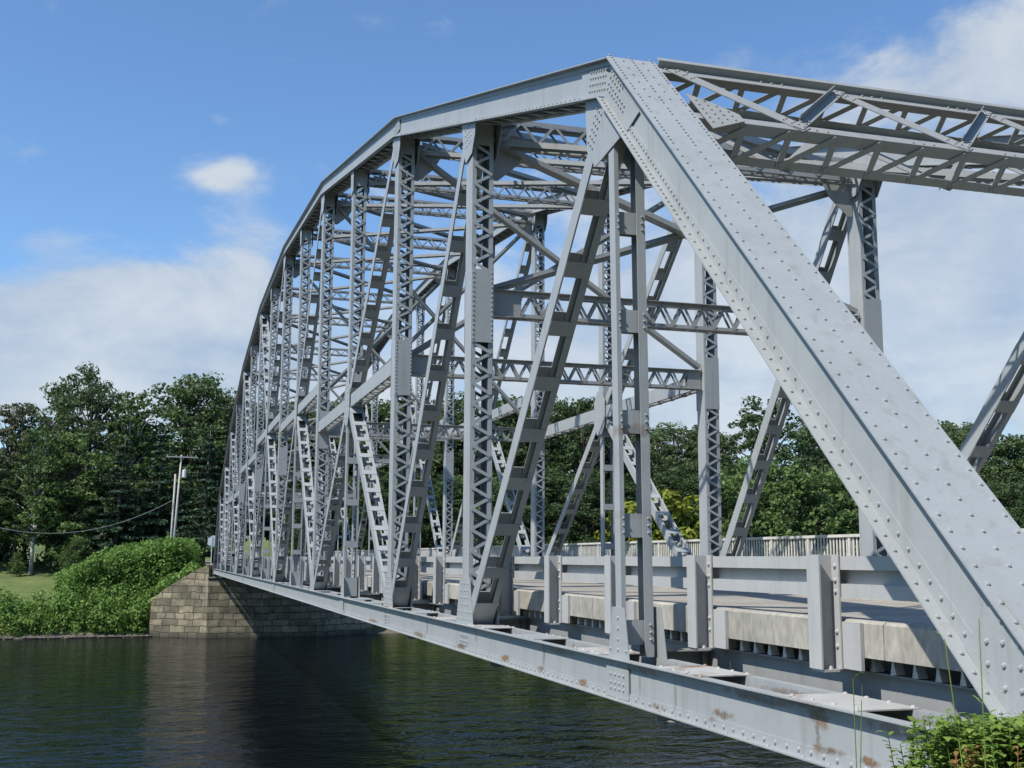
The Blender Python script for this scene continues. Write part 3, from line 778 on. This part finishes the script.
# ------------------------------------------------------------------ ground, river, hills
def smooth(a, b, x): t = np.clip((x-a)/(b-a), 0, 1); return t*t*(3-2*t)
def height(x, y):
    wob = 1.6*np.sin(x*.07+1.0)+1.0*np.sin(x*.19)
    near = -1.68 - 13.0*smooth(2.2, 17, y+wob*.15+np.where(x > 3, (x-3)*.25, 0)) - .35*smooth(2.5, 5, x)*smooth(0, 4, y)
    rampr = smooth(3.2, 5.6, x)*(1-smooth(17, 20, x))*(1-smooth(3.8, 4.6, y))
    near = near*(1-rampr) + rampr*(-.82)
    edge = 131.2+wob*.4 + np.where(x > 22, (x-22)*.02, 0)
    t = y-edge
    farh = -14 + 5.6*smooth(-9, .3, t) + 3.4*smooth(.2, 7, t) + 2.2*smooth(6, 18, t) + 2.0*smooth(18, 42, t) + 16*smooth(60, 230, t)+30*smooth(250, 700, t)
    dl = np.clip(5.2-x, 0, None); dr = np.clip(x-17.2, 0, None)
    emb = (1-smooth(6, 9, dl))*(1-smooth(6, 9, dr))*smooth(YF+1.2, YF+2.6, y-.72*np.minimum(dl+dr, 6))*(1-smooth(210, 260, y))
    farh = farh*(1-emb) + emb*(-.84-.62*(dl+dr)*(1-.75*smooth(134, 160, y)))
    mix = smooth(50, 80, y)
    return near*(1-mix) + farh*mix
xs = np.unique(np.concatenate([np.linspace(-1400, -120, 22), np.linspace(-120, -30, 31), np.linspace(-30, 45, 126), np.linspace(45, 200, 53), np.linspace(200, 1800, 26)]))
ys = np.unique(np.concatenate([np.linspace(-400, -20, 14), np.linspace(-20, 20, 66), np.linspace(20, 120, 16), np.linspace(120, 150, 76), np.linspace(150, 260, 45), np.linspace(260, 2400, 36)]))
XX, YY = np.meshgrid(xs, ys); ZZ = height(XX, YY) + .10*np.sin(XX*1.3+YY*.7)*np.sin(YY*1.1)*(np.abs(XX-10) > 9)
nx, ny = len(xs), len(ys)
mb = MB(); mb.v = [tuple(p) for p in np.stack([XX.ravel(), YY.ravel(), ZZ.ravel()], 1)]
mb.f = [(j*nx+i_, j*nx+i_+1, (j+1)*nx+i_+1, (j+1)*nx+i_) for j in range(ny-1) for i_ in range(nx-1)]
g = mb.build('ground', M_GROUND, smooth=True, recalc=False); tag(g, kind='structure')
mb = MB(); mb.v = [(-1800, 4, ZW), (2200, 4, ZW), (2200, 150, ZW), (-1800, 150, ZW)]; mb.f = [(0, 1, 2, 3)]
tag(mb.build('river_water', M_WATER, recalc=False), kind='structure')
mb = MB(); mb.v = [(6.4, YF+5.9, -.80), (13.7, YF+5.9, -.80), (13.7, 235, -.80), (6.4, 235, -.80)]; mb.f = [(0, 1, 2, 3)]
tag(mb.build('road', M_DECK, recalc=False), kind='structure')
mb = MB(); mb.v = [(4.9, YF+2.9, -.82), (6.38, YF+2.9, -.815), (6.38, 200, -.815), (4.9, 200, -.82)]; mb.f = [(0, 1, 2, 3)]
tag(mb.build('gravel_path', M_DIRT, recalc=False), kind='structure')
mb = MB(); mb.v = [(6.4, -60, -.79), (13.7, -60, -.79), (13.7, 4.3, -.79), (6.4, 4.3, -.79)]; mb.f = [(0, 1, 2, 3)]
tag(mb.build('road', M_ASPH, recalc=False), kind='structure')
# far hill
mb = MB(); hx = np.linspace(-1500, 400, 60)
for r_ in range(5):
    for x in hx: mb.v.append((x, 1500+r_*120, -20 + (0, 70, 165, 190, 60)[r_]*(.72+.28*math.sin(x*.0042+.4)+.06*math.sin(x*.021))))
mb.f = [(r_*60+i_, r_*60+i_+1, (r_+1)*60+i_+1, (r_+1)*60+i_) for r_ in range(4) for i_ in range(59)]
tag(mb.build('hills', M_HILL, smooth=True, recalc=False), kind='structure')

# ------------------------------------------------------------------ vegetation
def leaves(mb, centers, radii, per, size, flat=.75, droop=.0, aspect=1.0):
    """leaf sprays scattered through ellipsoidal clumps"""
    vs = []; fs = mb.f; base = len(mb.v)
    for c, r in zip(centers, radii):
        k = int(per*max(.5, min(2.0, r)))
        d = rng.normal(size=(k, 3)); d /= np.linalg.norm(d, axis=1)[:, None]
        rad = r*(.35+.65*rng.random(k)**.5)[:, None]
        p = np.array(c) + d*rad*np.array([1, 1, flat])
        nrm = d + rng.normal(size=(k, 3))*.75 + np.array([0, 0, .45]); nrm /= np.linalg.norm(nrm, axis=1)[:, None]
        t = np.cross(nrm, rng.normal(size=(k, 3))); t /= np.linalg.norm(t, axis=1)[:, None]; b = np.cross(nrm, t)
        s = size*(.55+.9*rng.random(k))[:, None]
        q = [p - t*s*.5*aspect, p + b*s*.32 + nrm*s*.08, p + t*s*.5*aspect, p - b*s*.32 + nrm*s*.08]
        vs.append(np.stack(q, 1).reshape(-1, 3))
    vs = np.concatenate(vs); n = len(vs)//4
    mb.v += [tuple(a) for a in vs]
    fs += [(base+4*j, base+4*j+1, base+4*j+2, base+4*j+3) for j in range(n)]

def make_tree(kind, H, R, mat, seed, trunk_mat, base_frac=.22):
    random.seed(seed); tr = MB(); cr = MB(); cs = []; rs = []
    lean = (random.uniform(-.03, .03)*H, random.uniform(-.03, .03)*H)
    if kind == 'fir':
        tr.tube([(0, 0, -1), (lean[0]*.5, lean[1]*.5, H*.5), (lean[0], lean[1], H*.98)], [H*.016, H*.010, H*.002])
        z = H*base_frac
        while z < H*.97:
            f = (z/H-base_frac)/(1-base_frac); rr = R*(1-f)**.85*random.uniform(.75, 1.1)+.25
            for q in range(max(4, int(8*(1-f)+3))):
                a = random.uniform(0, 6.283); ln = rr*random.uniform(.6, 1.05)
                tr.tube([(lean[0]*z/H, lean[1]*z/H, z), (math.cos(a)*ln*.9, math.sin(a)*ln*.9, z-ln*.12)], [H*.003, .01], K=4, cap=False)
                for w in (.35, .65, .95):
                    cs.append((math.cos(a)*ln*w+lean[0]*z/H, math.sin(a)*ln*w+lean[1]*z/H, z-ln*w*.14+random.uniform(-.1, .2))); rs.append(.35+.6*(1-f)*(1.1-w*.4))
            z += H*.035+.35
        leaves(cr, cs, rs, 26, .42, flat=.38)
    else:
        pts = [(0, 0, -1)]; rad = [H*.021]; top = H*.8
        for q in range(1, 6):
            pts.append((lean[0]*q/5+random.uniform(-.2, .2), lean[1]*q/5+random.uniform(-.2, .2), top*q/5)); rad.append(H*.019*(1-q/5.6))
        tr.tube(pts, rad)
        nl = int(26+H*1.3); open_ = .72 if base_frac > .23 else 1.0; R = R*(1.08 if open_ < 1 else 1)
        for q in range(nl):
            f = base_frac + (1-base_frac)*((q+.5)/nl); z0 = H*max(.12, f*.72)
            a = q*2.4+random.uniform(-.5, .5)
            u = (f-base_frac)/(1-base_frac)
            prof = math.sin(math.pi*min(1, .16+.86*u))**.6 if kind == 'round' else (1-u)**.55*.9+.18
            ln = R*prof*random.uniform(.62, 1.12)
            e = (lean[0]*f+math.cos(a)*ln, lean[1]*f+math.sin(a)*ln, H*f*.96+random.uniform(-.5, .8))
            mid_ = (lean[0]*f+math.cos(a)*ln*.5, lean[1]*f+math.sin(a)*ln*.5, z0+(e[2]-z0)*.62)
            tr.tube([(lean[0]*f*.7, lean[1]*f*.7, z0), mid_, e], [H*.0065, H*.004, .02], K=5, cap=False)
            for w in (.45, .72, 1.0):
                if w < .6 and random.random() < .35: continue
                c = np.array((lean[0]*f*.8, lean[1]*f*.8, z0))*(1-w)+np.array(e)*w
                for _ in range(2):
                    cs.append(tuple(c+np.array([random.gauss(0, R*.13), random.gauss(0, R*.13), random.gauss(0, R*.09)]))); rs.append(R*random.uniform(.09, .21)*open_)
        for _ in range(5): cs.append((lean[0]+random.gauss(0, R*.2), lean[1]+random.gauss(0, R*.2), H*random.uniform(.88, .99))); rs.append(R*.2)
        leaves(cr, cs, rs, 58, .36, flat=.62)
    return tr, cr
PROTO = {}
def proto(key, *a):
    if key not in PROTO: PROTO[key] = (make_tree(*a), a)
    return PROTO[key]
KINDS = {
 'broad1': ('round', 20, 6.2, M_LEAF, 1, M_BARK, .20), 'broad4': ('round', 20, 6.0, M_LEAF, 31, M_BARK, .18), 'broad2': ('round', 18, 5.6, M_LEAF2, 2, M_BARK, .16),
 'broad3': ('round', 22, 7.0, M_LEAF3, 3, M_BARK, .24), 'fir': ('fir', 20, 3.9, M_FIR, 4, M_BARK, .08),
 'olive': ('cone', 18, 4.2, M_BROWN, 5, M_BARK, .26), 'bright': ('round', 10, 4.8, M_LEAF2, 6, M_BARK, .06),
 'yellow': ('round', 5, 3.0, M_YEL, 8, M_BARK, .05), 'birch': ('cone', 19, 4.6, M_LEAF2, 9, M_BIRCH, .28),
 'loose': ('round', 19, 5.4, M_LEAF, 12, M_BARK, .34)}
BUILT = {}
def tree(name, kind, u, vtop, Y, label, group=None, wid=1.0, parts=('trunk', 'crown'), gz=None, mat=None):
    """plant a tree at image column u, distance Y, tall enough to reach image row vtop"""
    k = KINDS[kind]; top = atY(u, vtop, Y); x = top[0]; z0 = float(height(np.array(x), np.array(Y))) if gz is None else gz
    H = top[2]-z0; s = H/k[1]
    root = empty(name, (x, Y, z0)); tag(root, label, 'tree' if name != 'shrub' else 'shrub', group)
    root.scale = (s*wid, s*wid, s); root.rotation_euler = (0, 0, random.uniform(0, 6.28))
    if kind not in BUILT:
        tr, cr = make_tree(*k)
        a = tr.build('trunk', k[5], None, smooth=True); b = cr.build('crown', k[3], None, recalc=False)
        BUILT[kind] = (a, b); first = True
    else: first = False
    for src in BUILT[kind]:
        o = src if first else src.copy()
        if not first: COL.objects.link(o)
        o.parent = root; o.matrix_parent_inverse = Matrix.Identity(4)
    return root
random.seed(21)
# left group behind the utility poles
tree('olive_leaved_tree', 'olive', 16, 401, 172, 'thin brownish olive tree at the left edge of the wood', wid=.9)
tree('birch_tree', 'birch', 40, 430, 158, 'slender tree with a pale bare trunk standing at the lawn edge', wid=.8)
tree('broadleaf_tree', 'loose', 62, 383, 176, 'loose-crowned tree between the brownish tree and the tallest crown on the left', wid=.9)
tree('broadleaf_tree', 'broad3', 96, 369, 170, 'tallest tree of the left wood, rounded top rising left of the utility poles', wid=.95)
tree('broadleaf_tree', 'broad2', 70, 432, 160, 'lower mid-green tree in front of the tallest crown on the left', wid=1.15)
tree('broadleaf_tree', 'birch', 134, 391, 168, 'narrow pointed mid-green tree between the two tall crowns of the left wood', wid=1.0)
tree('broadleaf_tree', 'broad1', 196, 372, 172, 'broad dark domed tree behind the two utility poles', wid=1.15)
tree('broadleaf_tree', 'broad3', 222, 392, 178, 'dark tree touching the left outline of the truss', wid=1.05)
tree('fir_tree', 'fir', 160, 425, 158, 'dark conifer just left of the utility poles', wid=1.25)
tree('fir_tree', 'fir', 208, 428, 152, 'dark conifer between the utility poles and the truss end', wid=1.35)
tree('fir_tree', 'fir', 120, 437, 156, 'dark conifer left of the one beside the utility poles', wid=1.35)
for u, v, Y, w in ((-50, 412, 168, 1.1), (-20, 445, 160, 1.2), (8, 456, 182, 1.1), (32, 440, 190, 1.0), (56, 440, 186, 1.0), (112, 440, 184, 1.0), (150, 436, 188, 1.0), (175, 440, 190, 1.1), (20, 470, 162, 1.2), (100, 476, 160, 1.2), (140, 480, 160, 1.2), (184, 484, 162, 1.2)):
    tree('broadleaf_tree', random.choice(('broad1', 'broad3', 'loose')), u, v, Y, 'dark broadleaf tree filling the shaded wood behind the left riverbank', 'trees in the dark wood left of the bridge', wid=w)
# behind the truss
for u, v, Y, k_ in ((243, 402, 180, 'broad1'), (262, 408, 186, 'broad3'), (284, 400, 180, 'broad1'), (306, 404, 190, 'broad3'), (330, 398, 182, 'broad1'), (352, 404, 188, 'broad3'), (374, 396, 180, 'broad1'), (398, 402, 186, 'loose'),
                    (420, 398, 178, 'broad3'), (444, 402, 184, 'broad1'), (468, 396, 178, 'broad3'), (492, 400, 186, 'broad1'), (516, 393, 176, 'broad1'), (540, 398, 184, 'broad3'), (562, 400, 178, 'broad1'), (584, 398, 172, 'loose'),
                    (604, 410, 180, 'broad1'), (626, 428, 172, 'broad3'), (650, 424, 176, 'broad1'), (672, 426, 170, 'broad3'), (692, 424, 174, 'broad1'), (716, 432, 166, 'broad1'),
                    (820, 412, 166, 'broad3'), (846, 418, 170, 'broad1'), (872, 424, 164, 'broad3'), (900, 420, 168, 'broad1'), (928, 424, 162, 'broad3'), (956, 420, 166, 'broad1'), (984, 426, 160, 'broad3'), (1060, 424, 160, 'broad1'), (1100, 416, 164, 'broad3')):
    tree('broadleaf_tree', k_, u, v, Y, 'dark green broadleaf tree in the far wood seen through and beyond the truss', 'trees of the far wood beyond the bridge', wid=1.1)
tree('broadleaf_tree', 'loose', 768, 398, 158, 'tall open-crowned tree with sky showing through, right of the lone lattice post', wid=1.15)
tree('broadleaf_tree', 'broad1', 1012, 432, 150, 'dark tree at the right edge of the photo beyond the end post', wid=1.2)
for u, v, Y in ((720, 478, 140), (752, 462, 146), (790, 470, 138), (822, 476, 142), (850, 466, 150), (880, 480, 142)):
    tree('broadleaf_tree', 'bright', u, v, Y, 'lighter green bushy tree on the far bank right of the lone lattice post', 'lighter green trees on the far bank', wid=1.0)
for u, v, Y in ((310, 470, 150), (350, 474, 150), (395, 468, 152), (440, 472, 150), (480, 468, 150), (515, 475, 146), (548, 468, 150), (590, 472, 146), (625, 478, 148), (665, 470, 152), (700, 474, 150), (1000, 480, 138), (1040, 470, 140), (940, 478, 140)):
    tree('broadleaf_tree', random.choice(('broad1', 'broad4')), u, v, Y, 'low dark tree at the front of the far wood behind the bridge railing', 'low trees in front of the far wood', wid=1.35)
tree('yellow_shrub', 'yellow', 668, 501, 136, 'yellow-green bush behind the bridge railing right of the twin hanger', wid=1.0)['category'] = 'shrub'
tree('yellow_shrub', 'yellow', 645, 512, 138, 'smaller yellow-green bush partly hidden by the twin hanger', wid=1.0)['category'] = 'shrub'

# bright thicket on the left bank
def thicket(name, pts, mat, label, size=.30, per=70):
    mb = MB(); cs = []; rs = []
    for (x, y, h) in pts:
        z = float(height(np.array(x), np.array(y)))
        k = max(1, int(h/.9))
        for q in range(k): cs.append((x+random.uniform(-.3, .3), y+random.uniform(-.3, .3), z+h*(q+.6)/k)); rs.append(random.uniform(.6, 1.05))
        st = random.uniform(.0, .3)
    leaves(mb, cs, rs, per, size, flat=.9, aspect=1.1)
    return tag(mb.build(name, mat, recalc=False), label, 'shrubs', kind='stuff')
random.seed(5)
pts = []
while len(pts) < 520:
    x = random.uniform(-17, 4.0); y = random.uniform(132.2, 150)
    if x > -.9 and y < 130.6+(5-x)*.72: continue
    p = V(x, y, 0); u = 512+F_PX*np.dot(p, Rv)/np.dot(p, Fv)
    # height envelope from left to right: low on the left with the lawn behind, mound near the abutment
    if u < 62 and y > 136.5: continue
    top = np.interp(u, [-20, 50, 62, 100, 130, 175, 195, 215], [-4.2, -4.0, -2.4, -.1, 1.0, 1.7, 1.2, -.2]) if y > 137.5 else np.interp(y, [132, 134, 137.5], [-6.6, -4.9, -3.3])
    top += random.uniform(-.7, .5)
    z = float(height(np.array(x), np.array(y))); h = top-z
    if h < .5: h = .7
    pts.append((x, y, min(h, 5.5)))
thicket('riverbank_thicket', pts, M_BUSH, 'bright green leafy thicket covering the left bank down to the water')
pts = [(random.uniform(22, 110), random.uniform(132.0, 137), random.uniform(1.0, 2.6)) for _ in range(260)]
thicket('riverbank_thicket', pts, M_BUSH, 'green undergrowth along the far bank right of the abutment')
pts = [(random.uniform(-70, -25), random.uniform(132.0, 150), random.uniform(1.0, 2.6)) for _ in range(160)]
thicket('riverbank_thicket', pts, M_BUSH, 'undergrowth of the far bank beyond the left edge')
pts = [(random.uniform(-60, 140), random.uniform(158, 176), random.uniform(1.5, 5)) for _ in range(420)]
pts = [p for p in pts if not (4 < p[0] < 17)]
thicket('woodland_undergrowth', pts, M_LEAF, 'dark undergrowth between the trunks of the far wood', size=.5, per=50)
tree('shrub', 'bright', 76, 538, 152, 'rounded shrub behind the thicket at the lawn edge', wid=.9)
tree('shrub', 'bright', 18, 553, 156, 'small dark shrub at the back of the lawn', wid=.8)

# stones at the waterline
random.seed(9)
mb = MB()
for _ in range(170):
    x = random.uniform(-22, -.6); y = 131.2+.4*(1.6*math.sin(x*.07+1)+math.sin(x*.19))+random.uniform(-.5, .5); r = random.uniform(.08, .30)
    i0 = len(mb.v)
    for a, b, c in ((1, 0, 0), (-1, 0, 0), (0, 1, 0), (0, -1, 0), (0, 0, 1), (0, 0, -1)):
        k = r*random.uniform(.7, 1.2); mb.v.append((x+a*k*1.4, y+b*k, ZW+.08+c*k*.7))
    mb.f += [(i0+a, i0+b, i0+c) for a, b, c in ((0, 2, 4), (2, 1, 4), (1, 3, 4), (3, 0, 4), (2, 0, 5), (1, 2, 5), (3, 1, 5), (0, 3, 5))]
tag(mb.build('shore_stones', M_BARK), 'line of small pale stones at the foot of the left bank', 'stones', kind='stuff')

# foreground weeds at the near end of the bridge
def weed(u, v, Y, n, spread, ln, label, mat=M_WEED, seed=0, thin=False):
    random.seed(seed); top = atY(u, v, Y); mb = MB(); st = MB()
    z0 = float(height(np.array(top[0]), np.array(Y))); root = empty('weed_plant', (top[0], Y, z0))
    for q in range(n):
        bx, by = top[0]+random.gauss(0, spread), Y+random.gauss(0, spread)
        h = (top[2]-z0) - random.random()**2*.28 - max(0, abs(bx-top[0])-.06)*.9
        lx, ly = random.gauss(0, .045)*h, random.gauss(0, .045)*h
        P3 = [V(bx, by, z0-.3), V(bx+lx*.4, by+ly*.4, z0+h*.55), V(bx+lx, by+ly, z0+h)]
        st.tube(P3, [.006, .005, .0025], K=4, cap=False)
        for w in (np.linspace(.30, 1.0, 6) if thin else np.linspace(max(.3, 1-.6/max(h, .3)), 1.0, 30)):
            c = P3[0]*(1-w)**2 + P3[1]*2*w*(1-w) + P3[2]*w*w
            a = random.uniform(0, 6.28); l = ln*random.uniform(.6, 1.2)*(1.15-.45*w); d = V(math.cos(a), math.sin(a), random.uniform(.1, .9)); d /= np.linalg.norm(d)
            s_ = np.cross(d, V(0, 0, 1)); s_ /= np.linalg.norm(s_); wd = l*(.06 if thin else .28)
            i0 = len(mb.v); m1 = c+d*l*.4; m2 = c+d*l*.75+V(0, 0, -l*.10)
            for p_ in (c, m1+s_*wd, m2+s_*wd*.7, c+d*l+V(0, 0, -l*.32), m2-s_*wd*.7, m1-s_*wd): mb.v.append(tuple(p_))
            i1 = i0; mb.f += [(i0, i0+1, i0+5), (i0+1, i0+2, i0+4, i0+5), (i0+2, i0+3, i0+4)]
    tag(root, label, 'weed')
    mb.build('leaves', mat, root, recalc=False); st.build('stem', mat, root)
weed(978, 721, 5.7, 230, .075, .10, 'dense leafy green weed clump against the foot of the end post', seed=1)
weed(1016, 719, 5.3, 230, .10, .10, 'leafy weed clump at the bottom right corner of the photo', seed=2)
weed(992, 744, 5.2, 40, .10, .08, 'reddish-brown weed mixed into the green clump at the bottom right', mat=M_WEEDR, seed=4)
weed(838, 665, 6.0, 2, .06, .16, 'thin pale grass stalk standing in front of the deck edge', seed=6, thin=True)
weed(985, 618, 4.9, 2, .04, .16, 'thin grass stalk in front of the lower end post', seed=8, thin=True)
random.seed(17); cs = []; rs = []  # unseen leaf walls, added behind the camera to cut sky fill
for (xa_, xb_, yy_) in ((-75, -10, -26), (-70, -6, -32), (22, 100, -20), (24, 100, -27)):
    for _ in range(190):
        cs.append((random.uniform(xa_, xb_), yy_+random.gauss(0, 2), -2+18*random.random()**.8)); rs.append(random.uniform(1.4, 2.4))
mb = MB(); leaves(mb, cs, rs, 38, 1.1)
tag(mb.build('unseen_fill_blocker_leaves', M_LEAF, recalc=False), 'unseen leaf mass added behind the camera to block low sky light', 'light blocker', kind='stuff')
# rough grass on the near bank
random.seed(3); mb = MB()
for _ in range(9000):
    x = random.uniform(-9, 4.6); y = random.uniform(-5, 9); z = float(height(np.array(x), np.array(y))); h = random.uniform(.12, .34)
    a = random.uniform(0, 6.28); w = .012; dx, dy = math.cos(a)*w, math.sin(a)*w; bx, by = random.gauss(0, .07), random.gauss(0, .07); i0 = len(mb.v)
    if x*x+y*y < 1.5: continue
    mb.v += [(x-dx, y-dy, z-.03), (x+dx, y+dy, z-.03), (x+bx, y+by, z+h)]; mb.f.append((i0, i0+1, i0+2))
tag(mb.build('grass', M_WEED, recalc=False), 'rough grass on the near riverbank below the camera', 'grass', kind='stuff')

# ------------------------------------------------------------------ utility poles, cable, sign
def pole(u0, v0, u1, v1, Y, label, arm):
    b = atY(u0, v0, Y); t = atY(u1, v1, Y); zb = float(height(np.array(b[0]), np.array(Y)))-.2
    root = empty('utility_pole', (b[0], Y, zb)); tag(root, label, 'utility pole')
    b2 = b + (b-t)/(t[2]-b[2])*(b[2]-zb)
    mb = MB(); mb.tube([b2, (b2+t)/2, t], [.15, .13, .10], K=10); mb.build('pole', M_WOODP, root, smooth=True)
    if arm:
        mb = MB(); c = t-V(0, .16, .25); A = V(1, .1, .0); A /= np.linalg.norm(A)
        mb.fbox(c, A, np.cross(V(0, 0, 1), A), V(0, 0, 1), (-1.75, 1.9), (-.06, .06), (-.07, .07)); ca = mb.build('crossarm', M_WOODP, root)
        for a in (-1.6, -.6, .7, 1.7):
            mb = MB(); p = c+A*a; mb.tube([p+V(0, 0, .07), p+V(0, 0, .14), p+V(0, 0, .16), p+V(0, 0, .24)], [.02, .03, .055, .04]); mb.build('insulator', M_PORC, ca)
        mb = MB(); p = t+V(.42, -.1, -2.7)
        mb.tube([p, p+V(0, 0, .05), p+V(0, 0, .85), p+V(0, 0, .93)], [.2, .24, .24, .14], K=12); mb.tube([p+V(.08, 0, .9), p+V(.08, 0, 1.15)], [.03, .04]); mb.build('transformer', M_PORC, root)
    return t
t1 = pole(174, 540, 181.5, 455, 143, 'taller wooden utility pole with a crossarm and a pale transformer', True)
t2 = pole(171, 540, 175.5, 474, 144, 'shorter bare wooden pole standing just left of the crossarm pole', False)
pz = atY(-75, 470, 148); 
pole(-90, 560, -86, 470, 139, 'bare wooden utility pole outside the left edge of the photo', False)
mb = MB(); a = atY(173, 500, 143.8); b = atY(-88, 492, 139); m_ = []
for q in range(25):
    w = q/24; p = a*(1-w)+b*w; p = p - V(0, 0, 1)*4*w*(1-w)*4.2; m_.append(p)
mb.tube(m_, [.035]*25, K=5); tag(mb.build('sagging_cable', M_WIRE), 'pale sagging cable running left from the shorter wooden pole', 'cable')
sg = atY(213, 541, 137); zg = -.85
root = empty('road_sign', (sg[0], 137, zg)); tag(root, 'pale back of a small road sign on posts by the far bridge end', 'sign')
mb = MB(); mb.prism([(sg[0]-.58, 137, sg[2]-.42), (sg[0]-.05, 137, sg[2]-.62), (sg[0]+.5, 137, sg[2]-.62), (sg[0]+.5, 137, sg[2]+.62), (sg[0]-.05, 137, sg[2]+.62), (sg[0]-.58, 137, sg[2]+.30)], (0, .02, 0)); mb.build('sign_panel', M_SIGN, root)
for dx in (-.12, .32):
    mb = MB(); mb.box(sg[0]+dx-.04, sg[0]+dx+.04, 136.93, 136.997, zg-.3, sg[2]+.5); mb.build('post', M_SIGN, root)

# ------------------------------------------------------------------ light and sky
Ld = V(1, .42, -1.36); Ld /= np.linalg.norm(Ld)
sun_d = bpy.data.lights.new('sun', 'SUN'); sun = bpy.data.objects.new('sun', sun_d); COL.objects.link(sun)
sun_d.energy = 5.0; sun_d.angle = math.radians(.53); sun_d.color = (1, .955, .88)
sun.rotation_euler = Vector(Ld).to_track_quat('-Z', 'Y').to_euler()
S_ = -Ld; elev = math.asin(S_[2]); az = math.atan2(S_[0], S_[1])
w = bpy.data.worlds.new('World'); scene.world = w; w.use_nodes = True; nt = w.node_tree; L = nt.links
for n in list(nt.nodes): nt.nodes.remove(n)
out = nt.nodes.new('ShaderNodeOutputWorld')
sky = nt.nodes.new('ShaderNodeTexSky'); sky.sky_type = 'NISHITA'; sky.sun_disc = False; sky.sun_elevation = elev; sky.sun_rotation = az
sky.air_density = 1.0; sky.dust_density = .3; sky.ozone_density = 2.2
tc = nt.nodes.new('ShaderNodeTexCoord')
def dirn(u, v): d = ray(u, v); d /= np.linalg.norm(d); return math.atan2(d[0], d[1]), math.asin(d[2])
sp = nt.nodes.new('ShaderNodeSeparateXYZ'); nv = nt.nodes.new('ShaderNodeVectorMath'); nv.operation = 'NORMALIZE'
L.new(tc.outputs['Generated'], nv.inputs[0]); L.new(nv.outputs[0], sp.inputs[0])
AZ = math_(nt, 'ARCTAN2', sp.outputs[0], sp.outputs[1]); EL = math_(nt, 'ARCSINE', sp.outputs[2])
mp = nt.nodes.new('ShaderNodeMapping'); mp.inputs['Scale'].default_value = (1, 1, 1.9); L.new(nv.outputs[0], mp.inputs[0])
nz = node(nt, 'ShaderNodeTexNoise', Scale=7.0, Detail=10.0, Roughness=.60, Distortion=.3); L.new(mp.outputs[0], nz.inputs['Vector'])
mp2 = nt.nodes.new('ShaderNodeMapping'); mp2.inputs['Scale'].default_value = (1, 1, 3.2); mp2.inputs['Location'].default_value = (3.1, 1.7, .4); mp2.inputs['Rotation'].default_value = (0, .25, .3); L.new(nv.outputs[0], mp2.inputs[0])
nz2 = node(nt, 'ShaderNodeTexNoise', Scale=2.6, Detail=7.0, Roughness=.55); L.new(mp2.outputs[0], nz2.inputs['Vector'])
def blob(u, v, ru, rv, amp):
    a, e_ = dirn(u, v); da = math_(nt, 'DIVIDE', math_(nt, 'SUBTRACT', AZ, a), ru/F_PX); de = math_(nt, 'DIVIDE', math_(nt, 'SUBTRACT', EL, e_), rv/F_PX)
    d = math_(nt, 'ADD', math_(nt, 'MULTIPLY', da, da), math_(nt, 'MULTIPLY', de, de))
    return math_(nt, 'MULTIPLY', math_(nt, 'EXPONENT', math_(nt, 'MULTIPLY', d, -1.0)), amp)
tot = None
for bl in ((60, 340, 150, 62, 1.15), (210, 335, 110, 58, 1.0), (130, 285, 60, 24, .45), (400, 400, 260, 110, .62), (232, 174, 36, 18, .50), (205, 178, 30, 10, .3), (278, 60, 22, 10, .3), (218, 115, 14, 9, .2), (40, 240, 60, 26, .42), (250, 245, 50, 40, .42),
           (860, 120, 190, 50, .50), (1000, 40, 130, 60, .52), (980, 230, 220, 80, .68), (820, 310, 180, 130, .58), (650, 320, 220, 120, .56), (960, 390, 180, 60, .55), (760, 60, 60, 22, .25), (1250, 260, 300, 220, .7), (-260, 360, 220, 90, .9)):
    b_ = blob(*bl); tot = b_ if tot is None else math_(nt, 'ADD', tot, b_)
g1 = math_(nt, 'MULTIPLY', math_(nt, 'SUBTRACT', 1.0, math_(nt, 'DIVIDE', EL, math.radians(9)), clamp=True), .35)   # milky band near the horizon
tot = math_(nt, 'ADD', tot, g1)
tot = math_(nt, 'SUBTRACT', tot, math_(nt, 'MULTIPLY', math_(nt, 'SUBTRACT', .25, sp.outputs[1], clamp=True), .9))
dens = math_(nt, 'ADD', math_(nt, 'MINIMUM', tot, 1.15), math_(nt, 'MULTIPLY', math_(nt, 'SUBTRACT', nz.outputs['Fac'], .5), 1.9))
dens = math_(nt, 'ADD', dens, math_(nt, 'MULTIPLY', math_(nt, 'SUBTRACT', nz2.outputs['Fac'], .5), .9))
mr = nt.nodes.new('ShaderNodeMapRange'); mr.interpolation_type = 'SMOOTHSTEP'; mr.inputs[1].default_value = .28; mr.inputs[2].default_value = .86; mr.inputs[4].default_value = .88
L.new(dens, mr.inputs[0])
cr_ = ramp(nt, [(.34, (.50, .62, .78)), (.62, (.80, .86, .92))]); L.new(nz.outputs['Fac'], cr_.inputs[0])
bg1 = nt.nodes.new('ShaderNodeBackground'); bg1.inputs[1].default_value = .128
tint = mixc(nt, 1.0, sky.outputs[0], (.78, .98, 1.15), 'MULTIPLY'); L.new(tint, bg1.inputs[0])
bg2 = nt.nodes.new('ShaderNodeBackground'); bg2.inputs[1].default_value = .68; L.new(cr_.outputs[0], bg2.inputs[0])
ms = nt.nodes.new('ShaderNodeMixShader'); L.new(mr.outputs[0], ms.inputs[0]); L.new(bg1.outputs[0], ms.inputs[1]); L.new(bg2.outputs[0], ms.inputs[2])
L.new(ms.outputs[0], out.inputs[0])
scene.view_settings.view_transform = 'Standard'; scene.view_settings.look = 'None'; scene.view_settings.exposure = .3; scene.view_settings.gamma = 1
scene.render.resolution_x = 1024; scene.render.resolution_y = 768
